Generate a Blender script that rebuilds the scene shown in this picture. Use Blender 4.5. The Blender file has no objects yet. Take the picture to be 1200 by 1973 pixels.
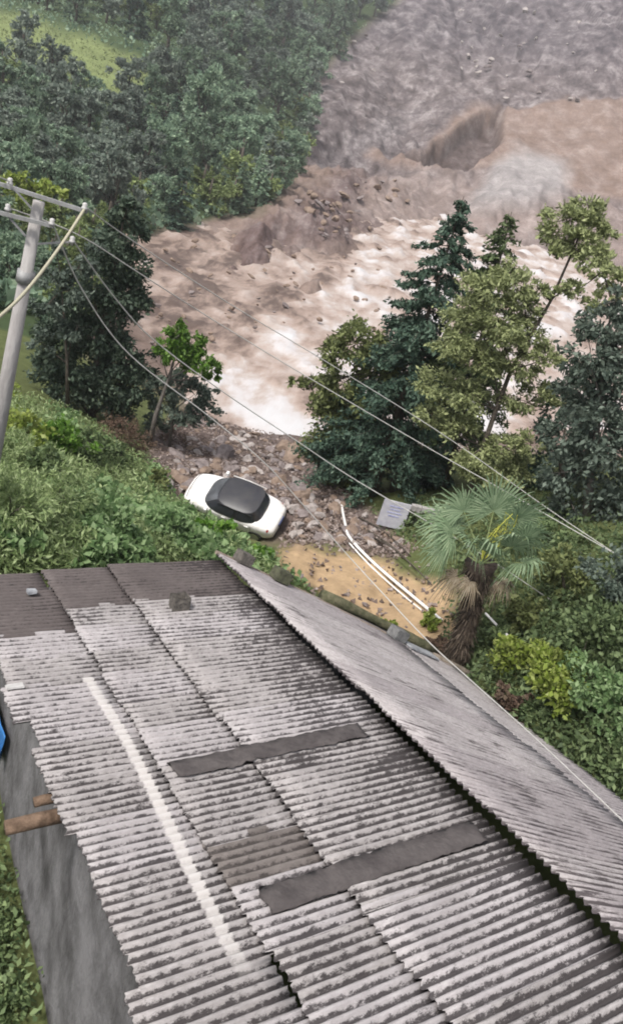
import bpy, bmesh, math, random
import numpy as np
from mathutils import Vector, Matrix, noise as mnoise
random.seed(7); RNG = np.random.default_rng(11)
rad = math.radians
SC = bpy.context.scene
COL = SC.collection

# ------------------------------------------------------------------ camera
F, CX, CY = 1545.0, 600.0, 986.5
PITCH, ROLL = rad(27), rad(17)
fwd = np.array([0, math.cos(PITCH), -math.sin(PITCH)]); r0 = np.array([1., 0, 0]); u0 = np.cross(r0, fwd)
rgt = math.cos(ROLL)*r0 + math.sin(ROLL)*u0
upv = -math.sin(ROLL)*r0 + math.cos(ROLL)*u0
cam_d = bpy.data.cameras.new('camera'); cam = bpy.data.objects.new('camera', cam_d); COL.objects.link(cam)
cam_d.sensor_fit = 'VERTICAL'; cam_d.sensor_height = 36; cam_d.lens = F/1973*36
cam_d.clip_start = .1; cam_d.clip_end = 5000
m = Matrix.Identity(4)
for i in range(3):
    m[i][0], m[i][1], m[i][2] = rgt[i], upv[i], -fwd[i]
cam.matrix_world = m
SC.camera = cam

# ------------------------------------------------------------------ world, sun, exposure
SUN_EL, SUN_AZ = rad(58), rad(215)        # high, soft, from behind on the left
w = bpy.data.worlds.new('World'); SC.world = w; w.use_nodes = True
nt = w.node_tree; bg = nt.nodes['Background']
sky = nt.nodes.new('ShaderNodeTexSky'); sky.sky_type = 'NISHITA'; sky.sun_disc = False
sky.sun_elevation = SUN_EL; sky.sun_rotation = SUN_AZ; sky.dust_density = 4; sky.air_density = 1.0; sky.ozone_density = 1
hs = nt.nodes.new('ShaderNodeHueSaturation'); hs.inputs['Saturation'].default_value = .35
nt.links.new(sky.outputs[0], hs.inputs['Color']); nt.links.new(hs.outputs[0], bg.inputs['Color'])
bg.inputs['Strength'].default_value = .085
sd = bpy.data.lights.new('sun', 'SUN'); sd.energy = 1.5; sd.angle = rad(11); sd.color = (1, .96, .9)
sun = bpy.data.objects.new('sun', sd); COL.objects.link(sun)
sdir = Vector((math.sin(SUN_AZ)*math.cos(SUN_EL), math.cos(SUN_AZ)*math.cos(SUN_EL), math.sin(SUN_EL)))
sun.rotation_euler = sdir.to_track_quat('Z', 'Y').to_euler()
SC.view_settings.view_transform = 'Standard'; SC.view_settings.look = 'None'
SC.view_settings.gamma = 1; SC.view_settings.use_curve_mapping = False
SC.view_settings.exposure = 1.3
SC.cycles.max_bounces = 6; SC.cycles.transparent_max_bounces = 8; SC.cycles.volume_bounces = 1
SC.cycles.diffuse_bounces = 3
SC.cycles.filter_width = 1.9

# ------------------------------------------------------------------ surveying helpers (camera stands at the origin)
def ray(x, y):
    d = rgt*(x-CX)/F - upv*(y-CY)/F + fwd
    return d/np.linalg.norm(d)
def atD(x, y, D): return ray(x, y)*D
def atZ(x, y, z):
    d = ray(x, y); return d*z/d[2]
def atR(x, y, rh):
    d = ray(x, y); return d*rh/math.hypot(d[0], d[1])
def projA(P):
    z = P@fwd; z = np.where(z < .1, .1, z)
    return CX+F*(P@rgt)/z, CY-F*(P@upv)/z

# ------------------------------------------------------------------ object helpers
def tag(o, label=None, cat=None, group=None, kind=None):
    if label: o['label'] = label
    if cat: o['category'] = cat
    if group: o['group'] = group
    if kind: o['kind'] = kind
    return o
def empty(name, loc, label, cat, group=None):
    o = bpy.data.objects.new(name, None); COL.objects.link(o); o.location = loc; o.empty_display_size = .2
    return tag(o, label, cat, group)
def link(name, me, mat=None, parent=None, world=True):
    """one mesh object; world=True: the mesh is in world coordinates, parent empty only translated"""
    o = bpy.data.objects.new(name, me); COL.objects.link(o)
    if mat and not me.materials: me.materials.append(mat)
    if parent:
        o.parent = parent
        if world: o.matrix_parent_inverse = parent_mw(parent).inverted()
    return o
def parent_mw(p):
    mw = p.matrix_basis.copy()
    if p.parent: mw = parent_mw(p.parent) @ p.matrix_parent_inverse @ mw
    return mw
def pyd(name, V, Fc, smooth=False):
    me = bpy.data.meshes.new(name); me.from_pydata([tuple(v) for v in V], [], [tuple(f) for f in Fc])
    if smooth: me.polygons.foreach_set('use_smooth', [True]*len(me.polygons))
    me.update(); return me
def quadmesh(name, Q):
    """Q: (N,4,3) loose quads"""
    Q = np.asarray(Q, np.float32); N = len(Q)
    me = bpy.data.meshes.new(name)
    me.vertices.add(N*4); me.vertices.foreach_set('co', Q.reshape(-1))
    me.loops.add(N*4); me.loops.foreach_set('vertex_index', np.arange(N*4, dtype=np.int32))
    me.polygons.add(N); me.polygons.foreach_set('loop_start', np.arange(0, N*4, 4, dtype=np.int32))
    me.update(calc_edges=True); return me
class MB:
    def __init__(s): s.V = []; s.F = []
    def add(s, V, Fc):
        n = len(s.V); s.V += [tuple(v) for v in V]; s.F += [tuple(i+n for i in f) for f in Fc]; return s
    def box(s, c, sx, sy, sz, ax=None, taper=1.0, jit=0):
        A = np.eye(3) if ax is None else np.asarray(ax)
        V = []
        for k in (-1, 1):
            t = 1 if k < 0 else taper
            for i, j in ((-1, -1), (1, -1), (1, 1), (-1, 1)):
                p = np.asarray(c) + A[0]*i*sx/2*t + A[1]*j*sy/2*t + A[2]*k*sz/2
                V.append(p + (RNG.normal(0, jit, 3) if jit else 0))
        return s.add(V, [(3, 2, 1, 0), (4, 5, 6, 7), (0, 1, 5, 4), (1, 2, 6, 5), (2, 3, 7, 6), (3, 0, 4, 7)])
    def tube(s, pts, radii, n=8, cap=True):
        pts = [np.asarray(p, float) for p in pts]
        if not hasattr(radii, '__len__'): radii = [radii]*len(pts)
        V = []; Fc = []; ref = np.array([.3, .2, .93])
        for i, p in enumerate(pts):
            t = pts[min(i+1, len(pts)-1)] - pts[max(i-1, 0)]; t = t/(np.linalg.norm(t)+1e-9)
            a = np.cross(t, ref)
            if np.linalg.norm(a) < .05: a = np.cross(t, [1, 0, 0])
            a /= np.linalg.norm(a); b = np.cross(t, a)
            for k in range(n):
                q = 2*math.pi*k/n; V.append(p + radii[i]*(a*math.cos(q)+b*math.sin(q)))
        for i in range(len(pts)-1):
            for k in range(n):
                Fc.append((i*n+k, i*n+(k+1) % n, (i+1)*n+(k+1) % n, (i+1)*n+k))
        if cap:
            Fc.append(tuple(range(n))[::-1]); Fc.append(tuple((len(pts)-1)*n+k for k in range(n)))
        return s.add(V, Fc)
    def mesh(s, name, smooth=False): return pyd(name, s.V, s.F, smooth)
    def build(s, name, mat, parent=None, smooth=False, world=True):
        return link(name, s.mesh(name, smooth), mat, parent, world)

# ------------------------------------------------------------------ materials
def mat(name, col, rough=.8, vary=None, vscale=3.0, bump=0, bscale=20, spec=.3, metal=0, stretch=None, lo=.35, hi=.65, detail=6):
    M = bpy.data.materials.new(name); M.use_nodes = True; T = M.node_tree; N = T.nodes; L = T.links
    b = N['Principled BSDF']; b.inputs['Roughness'].default_value = rough
    b.inputs['Specular IOR Level'].default_value = spec; b.inputs['Metallic'].default_value = metal
    b.inputs['Base Color'].default_value = (*col, 1)
    tc = N.new('ShaderNodeTexCoord'); src = tc.outputs['Object']
    if stretch:
        mp = N.new('ShaderNodeMapping'); mp.inputs['Scale'].default_value = stretch; L.new(src, mp.inputs[0]); src = mp.outputs[0]
    if vary:
        nz = N.new('ShaderNodeTexNoise'); nz.inputs['Scale'].default_value = vscale; nz.inputs['Detail'].default_value = detail; nz.inputs['Roughness'].default_value = .65
        L.new(src, nz.inputs['Vector'])
        rp = N.new('ShaderNodeValToRGB'); rp.color_ramp.elements[0].position = lo; rp.color_ramp.elements[1].position = hi
        rp.color_ramp.elements[0].color = (*col, 1); rp.color_ramp.elements[1].color = (*vary, 1)
        L.new(nz.outputs['Fac'], rp.inputs[0]); L.new(rp.outputs[0], b.inputs['Base Color'])
    if bump:
        n2 = N.new('ShaderNodeTexNoise'); n2.inputs['Scale'].default_value = bscale; n2.inputs['Detail'].default_value = 8
        L.new(src, n2.inputs['Vector'])
        bp = N.new('ShaderNodeBump'); bp.inputs['Strength'].default_value = bump; bp.inputs['Distance'].default_value = .05
        L.new(n2.outputs['Fac'], bp.inputs['Height']); L.new(bp.outputs[0], b.inputs['Normal'])
    return M
def leafmat(name, cols, rough=.6, trans=.25, objvar=.25):
    """random colour per leaf among cols, slight tint per object, some translucency"""
    M = bpy.data.materials.new(name); M.use_nodes = True; T = M.node_tree; N = T.nodes; L = T.links
    b = N['Principled BSDF']; b.inputs['Roughness'].default_value = rough; b.inputs['Specular IOR Level'].default_value = .25
    g = N.new('ShaderNodeNewGeometry'); rp = N.new('ShaderNodeValToRGB'); cr = rp.color_ramp
    while len(cr.elements) < len(cols): cr.elements.new(.5)
    for i, c in enumerate(cols):
        cr.elements[i].position = i/max(1, len(cols)-1); cr.elements[i].color = (*c, 1)
    L.new(g.outputs['Random Per Island'], rp.inputs[0])
    oi = N.new('ShaderNodeObjectInfo'); mr = N.new('ShaderNodeMapRange')
    mr.inputs['To Min'].default_value = 1-objvar; mr.inputs['To Max'].default_value = 1+objvar
    L.new(oi.outputs['Random'], mr.inputs['Value'])
    mx = N.new('ShaderNodeMix'); mx.data_type = 'RGBA'; mx.blend_type = 'MULTIPLY'; mx.inputs['Factor'].default_value = 1
    L.new(rp.outputs[0], mx.inputs['A']); L.new(mr.outputs[0], mx.inputs['B'])
    L.new(mx.outputs['Result'], b.inputs['Base Color'])
    tr = N.new('ShaderNodeBsdfTranslucent'); L.new(mx.outputs['Result'], tr.inputs['Color'])
    ms = N.new('ShaderNodeMixShader'); ms.inputs[0].default_value = trans
    L.new(b.outputs[0], ms.inputs[1]); L.new(tr.outputs[0], ms.inputs[2])
    L.new(ms.outputs[0], N['Material Output'].inputs['Surface'])
    return M

# ------------------------------------------------------------------ terrain height
CTRL = []
def cD(x, y, D): CTRL.append(atD(x, y, D))
def cZ(x, y, z): CTRL.append(atZ(x, y, z))
def cW(x, y, z): CTRL.append(np.array([x, y, z], float))
# house platform
for q in ((-3, 4, -12.2), (0, 3, -12.2), (-1.5, 7, -12.1), (2, 6, -12.3), (2, 10, -12.6), (6, 12, -12.8), (-4, 9, -12), (-3, 12, -12), (8, 7, -12.6), (-8, 5, -12), (12, 5, -12), (0, 13.5, -12.6), (4.2, 17, -12.8)): cW(*q)
# bank behind the roof, left
for q in ((200, 1085, 17.6), (0, 1090, 16.6), (-200, 1000, 17), (400, 1078, 21), (100, 950, 23), (0, 830, 27), (250, 950, 28), (180, 800, 41), (300, 880, 38), (60, 760, 37), (-150, 700, 38), (-250, 850, 26)): cD(*q)
# yard, car, rubble
for q in ((440, 1030, -14.6), (530, 1040, -14.7), (600, 1080, -14.2), (680, 1130, -13.9), (830, 1230, -13.1), (760, 1150, -13.9), (455, 965, -15.2), (640, 1010, -14.8), (800, 1070, -13.9)): cZ(*q)
for q in ((650, 950, 36.5), (700, 970, 36), (560, 875, 45), (430, 850, 46.5), (360, 880, 41), (600, 900, 43), (900, 960, 33), (1000, 1000, 30), (1150, 1000, 29.5), (1000, 1150, 24), (885, 1300, 22.5), (1030, 1300, 20), (1150, 1250, 20), (1300, 1100, 22), (1200, 900, 36), (1500, 900, 34)): cD(*q)
# river bed
for q in ((500, 825, -22.4), (420, 800, -22.4), (330, 790, -21.5), (580, 800, -23), (650, 850, -22.5), (720, 860, -22.5), (900, 850, -22.6), (1150, 820, -22.6), (1500, 820, -22.6), (500, 700, -24.5), (400, 600, -24.5), (650, 600, -24.5), (900, 600, -24.5), (500, 500, -24), (700, 450, -24.5), (1100, 520, -24.5), (300, 520, -24), (270, 590, -23.6), (190, 560, -20.8), (60, 600, -18.5), (-200, 600, -17.5), (150, 660, -19.5)): cZ(*q)
# far shore, forest slope
for q in ((290, 448, -21.9), (380, 440, -21.9), (450, 418, -21.9), (530, 392, -21.9), (200, 480, -20.6), (40, 490, -19.2), (-200, 480, -18.5)): cZ(*q)
for q in ((590, 345, 235), (300, 250, 168), (300, 100, 240), (300, 0, 300), (100, 300, 148), (100, 100, 215), (0, 0, 290), (-300, 100, 210), (450, 300, 205), (500, 120, 320), (570, 250, 265), (600, 0, 430)): cD(*q)
# far right: debris slope rising from the water
for q in ((690, 345, 280), (820, 385, 262), (1000, 420, 250), (1200, 470, 250), (1500, 560, 250), (820, 320, 300), (1000, 340, 300), (1200, 380, 300), (1000, 290, 330), (1200, 330, 335), (800, 290, 325), (1000, 200, 380), (1200, 210, 385), (780, 200, 375), (660, 250, 300), (650, 200, 330), (900, 100, 440), (1200, 90, 440), (700, 100, 420), (900, 0, 500), (1200, 0, 500), (1600, 100, 450), (700, -200, 640), (1100, -200, 640), (300, -200, 520), (-100, -200, 480), (1700, -100, 640), (-600, -100, 420)): cD(*q)
CT = np.array(CTRL)
def warp(x, y):
    r = np.hypot(x, y)+1e-6
    return np.stack([np.arctan2(x, y)*3.0, np.log(r)*2.2], -1), r
cq, cr_ = warp(CT[:, 0], CT[:, 1])
cval = CT[:, 2]/cr_
dd = np.linalg.norm(cq[:, None]-cq[None], axis=-1)
Aq = np.zeros((len(cq)+3,)*2); n_ = len(cq)
Aq[:n_, :n_] = dd + np.eye(n_)*-.004; Aq[:n_, n_] = 1; Aq[n_, :n_] = 1; Aq[:n_, n_+1:] = cq; Aq[n_+1:, :n_] = cq.T
SOL = np.linalg.solve(Aq, np.concatenate([cval, [0, 0, 0]]))
CAR_C = atZ(454, 985, -15.0)
car_a = atZ(372, 950, -15.0); car_b = atZ(534, 1016, -15.0)
car_f = (car_a-car_b); car_f[2] = 0; car_f /= np.linalg.norm(car_f)          # bonnet points left
car_side = np.array([-car_f[1], car_f[0], 0.])
if car_side[1] < 0: car_side = -car_side                                     # away from the camera
CAR_TILT = rad(29)
# bumps of debris standing out of the flood: (px, py, radius, height)
ISL = [(atZ(px, py, -22)[:2], rr, hh) for px, py, rr, hh in ((640, 385, 22, 5.5), (590, 425, 13, 4), (500, 492, 8, 1.7), (545, 455, 8, 2.6), (720, 385, 16, 4.5), (760, 350, 26, 5), (640, 470, 6, 2.3), (600, 555, 4.0, 1.6))]
def height(x, y):
    x = np.atleast_1d(np.asarray(x, float)); y = np.atleast_1d(np.asarray(y, float)); out = np.empty_like(x)
    for s in range(0, len(x), 20000):
        q, r = warp(x[s:s+20000], y[s:s+20000])
        K = np.linalg.norm(q[:, None]-cq[None], axis=-1)
        out[s:s+20000] = (K@SOL[:n_] + SOL[n_] + q@SOL[n_+1:])*r
    for c, rr, hh in ISL:
        d2 = ((x-c[0])**2+((y-c[1])*.6)**2)/rr**2
        out += (hh+1.5)*np.exp(-d2*1.6)
    # ground under the car follows its tilt
    dx = x-CAR_C[0]; dy = y-CAR_C[1]
    la = dx*car_f[0]+dy*car_f[1]; lb = dx*car_side[0]+dy*car_side[1]
    wgt = np.exp(-((la/2.9)**4+(lb/1.7)**4))
    out = out*(1-wgt) + wgt*(CAR_C[2]+lb*math.tan(CAR_TILT))
    return out
def hz(x, y): return float(height([x], [y])[0])
def onground(px, py, it=14):
    """world point of the ground seen at a picture position"""
    d = ray(px, py); lo = None
    ts = np.geomspace(6, 900, 260); P = d[None]*ts[:, None]; h = height(P[:, 0], P[:, 1])
    k = np.argmax(P[:, 2] < h)
    if P[k, 2] >= h[k]: return d*600
    a, b = ts[max(k-1, 0)], ts[k]
    for _ in range(it):
        c = (a+b)/2
        if d[2]*c < hz(d[0]*c, d[1]*c): b = c
        else: a = c
    return d*b

def onground_many(qx, qy):
    D = np.array([ray(a, b) for a, b in zip(qx, qy)]); ts = np.geomspace(9, 130, 150); out = []
    for s in range(0, len(D), 400):
        d = D[s:s+400]; Pp = d[:, None]*ts[None, :, None]; h = height(Pp[..., 0].ravel(), Pp[..., 1].ravel()).reshape(Pp.shape[:2])
        g = Pp[..., 2]-h; k = np.clip(np.argmax(g < 0, 1), 1, None); i = np.arange(len(d)); g0 = g[i, k-1]; g1 = g[i, k]
        t = ts[k-1]+(ts[k]-ts[k-1])*np.clip(g0/(g0-g1+1e-9), 0, 1); out.append(d*t[:, None])
    return np.concatenate(out)
def fbm(P, sc, oct=5, seed=0., H=.9):
    return np.array([mnoise.fractal(Vector((p[0]*sc+seed, p[1]*sc-seed, p[2]*sc)), H, 2.1, oct) for p in P])
def inpoly(x, y, poly):
    res = np.zeros(len(x), bool); n = len(poly)
    for i in range(n):
        x1, y1 = poly[i]; x2, y2 = poly[(i+1) % n]
        c = ((y1 > y) != (y2 > y)) & (x < (x2-x1)*(y-y1)/((y2-y1)+1e-9)+x1); res ^= c
    return res
def polydist(x, y, poly):
    d = np.full(len(x), 1e9); n = len(poly)
    for i in range(n):
        a = np.array(poly[i], float); b = np.array(poly[(i+1) % n], float); ab = b-a
        t = np.clip(((x-a[0])*ab[0]+(y-a[1])*ab[1])/(ab@ab+1e-9), 0, 1)
        d = np.minimum(d, np.hypot(x-a[0]-t*ab[0], y-a[1]-t*ab[1]))
    return np.where(inpoly(x, y, poly), d, -d)
FOREST = [(-400, -300), (860, -60), (730, 30), (620, 140), (585, 215), (592, 290), (575, 345), (530, 390), (450, 415), (380, 438), (285, 450), (245, 500), (235, 570), (190, 640), (110, 680), (-400, 700)]
MEADOW = [(-200, -10), (40, 28), (130, 65), (250, 105), (340, 155), (260, 205), (130, 155), (40, 125), (-200, 100)]
YARD = [(545, 1065), (600, 1040), (700, 1060), (860, 1120), (900, 1215), (840, 1290), (700, 1215), (600, 1150), (545, 1110)]
RUBBLE = [(310, 830), (400, 770), (480, 790), (570, 835), (640, 880), (670, 950), (700, 985), (800, 1060), (760, 1075), (620, 1050), (520, 1040), (440, 1010), (330, 960), (290, 900)]
REDSOIL = [(545, 400), (600, 350), (690, 320), (720, 330), (690, 380), (720, 440), (640, 470), (570, 460), (460, 530), (455, 480)]
BROWNSLOPE = [(700, 300), (860, 250), (960, 195), (1250, 165), (1700, 300), (1700, 520), (1250, 400), (1090, 360), (960, 320), (850, 325), (740, 315)]
DARKGULLY = [(760, 285), (880, 260), (975, 195), (965, 270), (900, 320), (820, 310)]  # dark brown face below the scarp line, cut back into the slope
def zone(px, py, poly, soft, jit): 
    return np.clip(.5+(polydist(px, py, poly)+jit)/soft, 0, 1)

def gridmesh(name, X, Y, Z, cols=None, extra=None):
    nr, na = X.shape; V = np.stack([X, Y, Z], -1).reshape(-1, 3)
    idx = np.arange(nr*na).reshape(nr, na)
    Fq = np.stack([idx[:-1, :-1], idx[:-1, 1:], idx[1:, 1:], idx[1:, :-1]], -1).reshape(-1, 4)
    me = bpy.data.meshes.new(name); N = len(Fq)
    me.vertices.add(len(V)); me.vertices.foreach_set('co', V.astype(np.float32).reshape(-1))
    me.loops.add(N*4); me.loops.foreach_set('vertex_index', Fq.astype(np.int32).reshape(-1))
    me.polygons.add(N); me.polygons.foreach_set('loop_start', np.arange(0, N*4, 4, dtype=np.int32))
    me.update(calc_edges=True); me.polygons.foreach_set('use_smooth', np.ones(N, bool))
    if cols is not None:
        a = me.color_attributes.new('soil', 'FLOAT_COLOR', 'POINT')
        a.data.foreach_set('color', np.concatenate([cols, np.ones((len(cols), 1))], 1).astype(np.float32).reshape(-1))
    for k, v in (extra or {}).items():
        a = me.attributes.new(k, 'FLOAT', 'POINT'); a.data.foreach_set('value', v.astype(np.float32))
    return me

# ---- ground
az = np.radians(np.concatenate([np.linspace(-75, -30, 40)[:-1], np.linspace(-30, 27, 400), np.linspace(27, 75, 45)[1:]]))
rr = np.concatenate([np.geomspace(1.2, 15, 70)[:-1], np.geomspace(15, 200, 250)[:-1], np.linspace(200, 640, 400)])
A_, R_ = np.meshgrid(az, rr); X = R_*np.sin(A_); Y = R_*np.cos(A_)
Z = height(X.ravel(), Y.ravel()).reshape(X.shape)
P = np.stack([X.ravel(), Y.ravel(), Z.ravel()], -1); px, py = projA(P)
n1 = fbm(P/np.maximum(R_.ravel(), 10)[:, None]*40, .35, 5, 3.1)      # detail that scales with distance
n2 = fbm(P, .25, 4, 9.7)
jit = n1*26; Rf0 = R_.ravel()
zf = zone(px, py, FOREST, 20, jit*.5)*(Rf0 > 52); zm = zone(px, py, MEADOW, 26, jit); zy = zone(px, py, YARD, 26, jit*1.1); zr = zone(px, py, RUBBLE, 30, jit)
zred = zone(px, py, REDSOIL, 50, jit*1.5); zb = zone(px, py, BROWNSLOPE, 14, jit*.6); zg = zone(px, py, DARKGULLY, 10, jit*.35)
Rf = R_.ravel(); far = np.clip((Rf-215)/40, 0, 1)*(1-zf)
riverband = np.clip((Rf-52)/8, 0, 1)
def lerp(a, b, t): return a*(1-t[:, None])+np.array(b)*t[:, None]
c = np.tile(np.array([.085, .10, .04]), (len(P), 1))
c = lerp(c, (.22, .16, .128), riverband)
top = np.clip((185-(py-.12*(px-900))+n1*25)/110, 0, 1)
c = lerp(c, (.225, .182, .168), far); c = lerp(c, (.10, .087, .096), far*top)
PALECH = [(560, 380), (600, 330), (660, 300), (700, 255), (760, 205), (800, 215), (770, 255), (700, 290), (690, 318), (610, 345), (575, 395)]
zpc = zone(px, py, PALECH, 40, jit*.8); c = lerp(c, (.36, .33, .325), zpc*far)
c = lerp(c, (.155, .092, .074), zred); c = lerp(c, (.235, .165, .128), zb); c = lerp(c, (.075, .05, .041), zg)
c = lerp(c, (.145, .102, .08), zr); c = lerp(c, (.37, .262, .158), zy)
c = lerp(c, (.045, .065, .03), zf); c = lerp(c, (.15, .18, .075), zm*zf)
FAN = [(560, 400), (640, 350), (700, 325), (850, 322), (1000, 295), (1100, 350), (1400, 430), (1400, 560), (1000, 470), (760, 440), (640, 480), (560, 470)]
zfan = zone(px, py, FAN, 60, jit*1.2)*(1-zred*.85); c = lerp(c, (.265, .205, .178), zfan*(1-zb)*(1-zf))
PALEROCK = [(900, 400), (940, 330), (1010, 285), (1090, 310), (1095, 370), (1000, 400)]
zpr = zone(px, py, PALEROCK, 40, jit*1.2); c = lerp(c, (.36, .335, .325), zpr*(1-zf))
rock = np.clip(far*(1-zb*.88)*(1-zfan*.75)*(.5-.2*top)+zr*.5+zred*.28+riverband*.35*(1-zf), 0, 1)
# relief: rubble, landslide ledges and gullies
Zr = Z.ravel() + zr*np.minimum(n1, .05)*.35*(Rf < 70) + zy*n1*.22 + far*(1-zb*.8)*n1*6.5 - zg*8.0 + zb*fbm(P*np.array([1., .35, .35]), .05, 4, 7.7)*2.2 + zred*n1*2.6*(Rf > 100) + (Rf < 60)*(1-zy)*(1-zr)*n2*.12
isl = np.zeros(len(P))
for c_i, r_i, h_i in ISL: isl = np.maximum(isl, np.exp(-((P[:, 0]-c_i[0])**2+((P[:, 1]-c_i[1])*.6)**2)/r_i**2*1.2))
Zr = Zr+isl*(fbm(P*np.array([1, .6, 1]), .26, 6, 4.4, .6)*1.7-.9)
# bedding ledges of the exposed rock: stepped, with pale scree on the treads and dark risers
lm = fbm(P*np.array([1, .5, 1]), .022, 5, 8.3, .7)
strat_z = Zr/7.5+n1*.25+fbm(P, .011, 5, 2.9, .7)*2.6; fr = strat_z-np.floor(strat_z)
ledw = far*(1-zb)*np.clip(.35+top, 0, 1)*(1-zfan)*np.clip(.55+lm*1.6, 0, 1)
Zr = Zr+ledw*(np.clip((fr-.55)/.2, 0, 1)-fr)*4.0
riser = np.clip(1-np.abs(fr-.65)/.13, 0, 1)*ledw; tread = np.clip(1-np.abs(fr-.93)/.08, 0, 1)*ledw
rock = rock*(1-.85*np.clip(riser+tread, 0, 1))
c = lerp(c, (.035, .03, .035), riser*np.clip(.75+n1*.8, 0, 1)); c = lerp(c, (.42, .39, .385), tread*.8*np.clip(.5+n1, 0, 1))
# a channel cut through the debris
Z2 = Zr.reshape(X.shape)
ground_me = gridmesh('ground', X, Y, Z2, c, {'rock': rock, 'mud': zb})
def ground_mat():
    M = bpy.data.materials.new('ground soil'); M.use_nodes = True; T = M.node_tree; N = T.nodes; L = T.links; b = N['Principled BSDF']
    b.inputs['Roughness'].default_value = .95; b.inputs['Specular IOR Level'].default_value = .08
    at = N.new('ShaderNodeAttribute'); at.attribute_name = 'soil'; rk = N.new('ShaderNodeAttribute'); rk.attribute_name = 'rock'
    geo = N.new('ShaderNodeNewGeometry')
    def nz(scale, det, sx=(1, 1, 1)):
        mp = N.new('ShaderNodeMapping'); mp.inputs['Scale'].default_value = sx; L.new(geo.outputs['Position'], mp.inputs[0])
        q = N.new('ShaderNodeTexNoise'); q.inputs['Scale'].default_value = scale; q.inputs['Detail'].default_value = det; q.inputs['Roughness'].default_value = .76; L.new(mp.outputs[0], q.inputs['Vector']); return q.outputs['Fac']
    def rng(s, a, b2, lo=.3, hi=.7):
        q = N.new('ShaderNodeMapRange'); q.inputs['From Min'].default_value = lo; q.inputs['From Max'].default_value = hi; q.inputs['To Min'].default_value = a; q.inputs['To Max'].default_value = b2; L.new(s, q.inputs['Value']); return q.outputs[0]
    def mul(col, s):
        q = N.new('ShaderNodeMix'); q.data_type = 'RGBA'; q.blend_type = 'MULTIPLY'; q.inputs['Factor'].default_value = 1; L.new(col, q.inputs['A']); L.new(s, q.inputs['B']); return q.outputs['Result']
    fine = nz(1.6, 10); big = nz(.12, 6); streak = nz(.16, 13, (1.0, .55, 1.0))
    col = mul(mul(at.outputs['Color'], rng(fine, .72, 1.3)), rng(big, .8, 1.2))
    # broken rock: dark and pale layers
    rp = N.new('ShaderNodeValToRGB'); e = rp.color_ramp.elements; e[0].position = .40; e[0].color = (.03, .025, .028, 1); e[1].position = .66; e[1].color = (.36, .33, .325, 1)
    q = e.new(.52); q.color = (.135, .115, .12, 1)
    L.new(streak, rp.inputs[0])
    mx = N.new('ShaderNodeMix'); mx.data_type = 'RGBA'
    fm = N.new('ShaderNodeMath'); fm.operation = 'MULTIPLY'; fm.inputs[1].default_value = .95; L.new(rk.outputs['Fac'], fm.inputs[0])
    L.new(fm.outputs[0], mx.inputs['Factor']); L.new(col, mx.inputs['A']); L.new(rp.outputs[0], mx.inputs['B'])
    L.new(mx.outputs['Result'], b.inputs['Base Color'])
    bp = N.new('ShaderNodeBump'); bp.inputs['Strength'].default_value = .7; bp.inputs['Distance'].default_value = .12; L.new(fine, bp.inputs['Height'])
    b2 = N.new('ShaderNodeBump'); b2.inputs['Distance'].default_value = 2.2; L.new(streak, b2.inputs['Height']); L.new(bp.outputs[0], b2.inputs['Normal'])
    L.new(fm.outputs[0], b2.inputs['Strength']); L.new(b2.outputs[0], b.inputs['Normal'])
    return M
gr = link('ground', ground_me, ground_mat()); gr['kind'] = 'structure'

# ---- flood water
az = np.radians(np.linspace(-42, 45, 330)); rr = np.geomspace(44, 420, 330)
A_, R_ = np.meshgrid(az, rr); X = R_*np.sin(A_); Y = R_*np.cos(A_)
P = np.stack([X.ravel(), Y.ravel(), np.zeros(X.size)], -1); px, py = projA(np.concatenate([P[:, :2], np.full((len(P), 1), -22.)], 1))
flow = np.stack([P[:, 0], P[:, 1]*.5, P[:, 2]], -1)     # standing waves, longer along the current
f1 = fbm(flow, .24, 6, 1.3, .7); f2 = fbm(flow, .06, 4, 5.5)
CALM = [(415, 800), (425, 740), (470, 715), (540, 760), (620, 830), (720, 900), (560, 870), (500, 850)]  # smooth pale patch: white water and bright sky reflection painted into the colour
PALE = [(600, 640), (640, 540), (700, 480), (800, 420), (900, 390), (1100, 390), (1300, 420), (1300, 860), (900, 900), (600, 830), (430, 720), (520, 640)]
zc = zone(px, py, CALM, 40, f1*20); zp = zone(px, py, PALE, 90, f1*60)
MUD = [(200, 430), (420, 420), (520, 470), (500, 560), (400, 640), (300, 700), (200, 600)]
zmud = zone(px, py, MUD, 120, f1*60)
Zw = -22 + (np.abs(f1)*.9-.3+np.abs(f2)*.35)*(1-zc*.85)*np.clip(R_.ravel()/110, .5, 1.6) + f2*.3
river_me = gridmesh('river', X, Y, Zw.reshape(X.shape), None, {'foam_glare': np.clip(zc+zp*.6, 0, 1), 'mud': zmud, 'crest': np.clip(.5+f1*.8, 0, 1)})  # first attribute whitens the water: foam plus the painted sky glare
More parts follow.
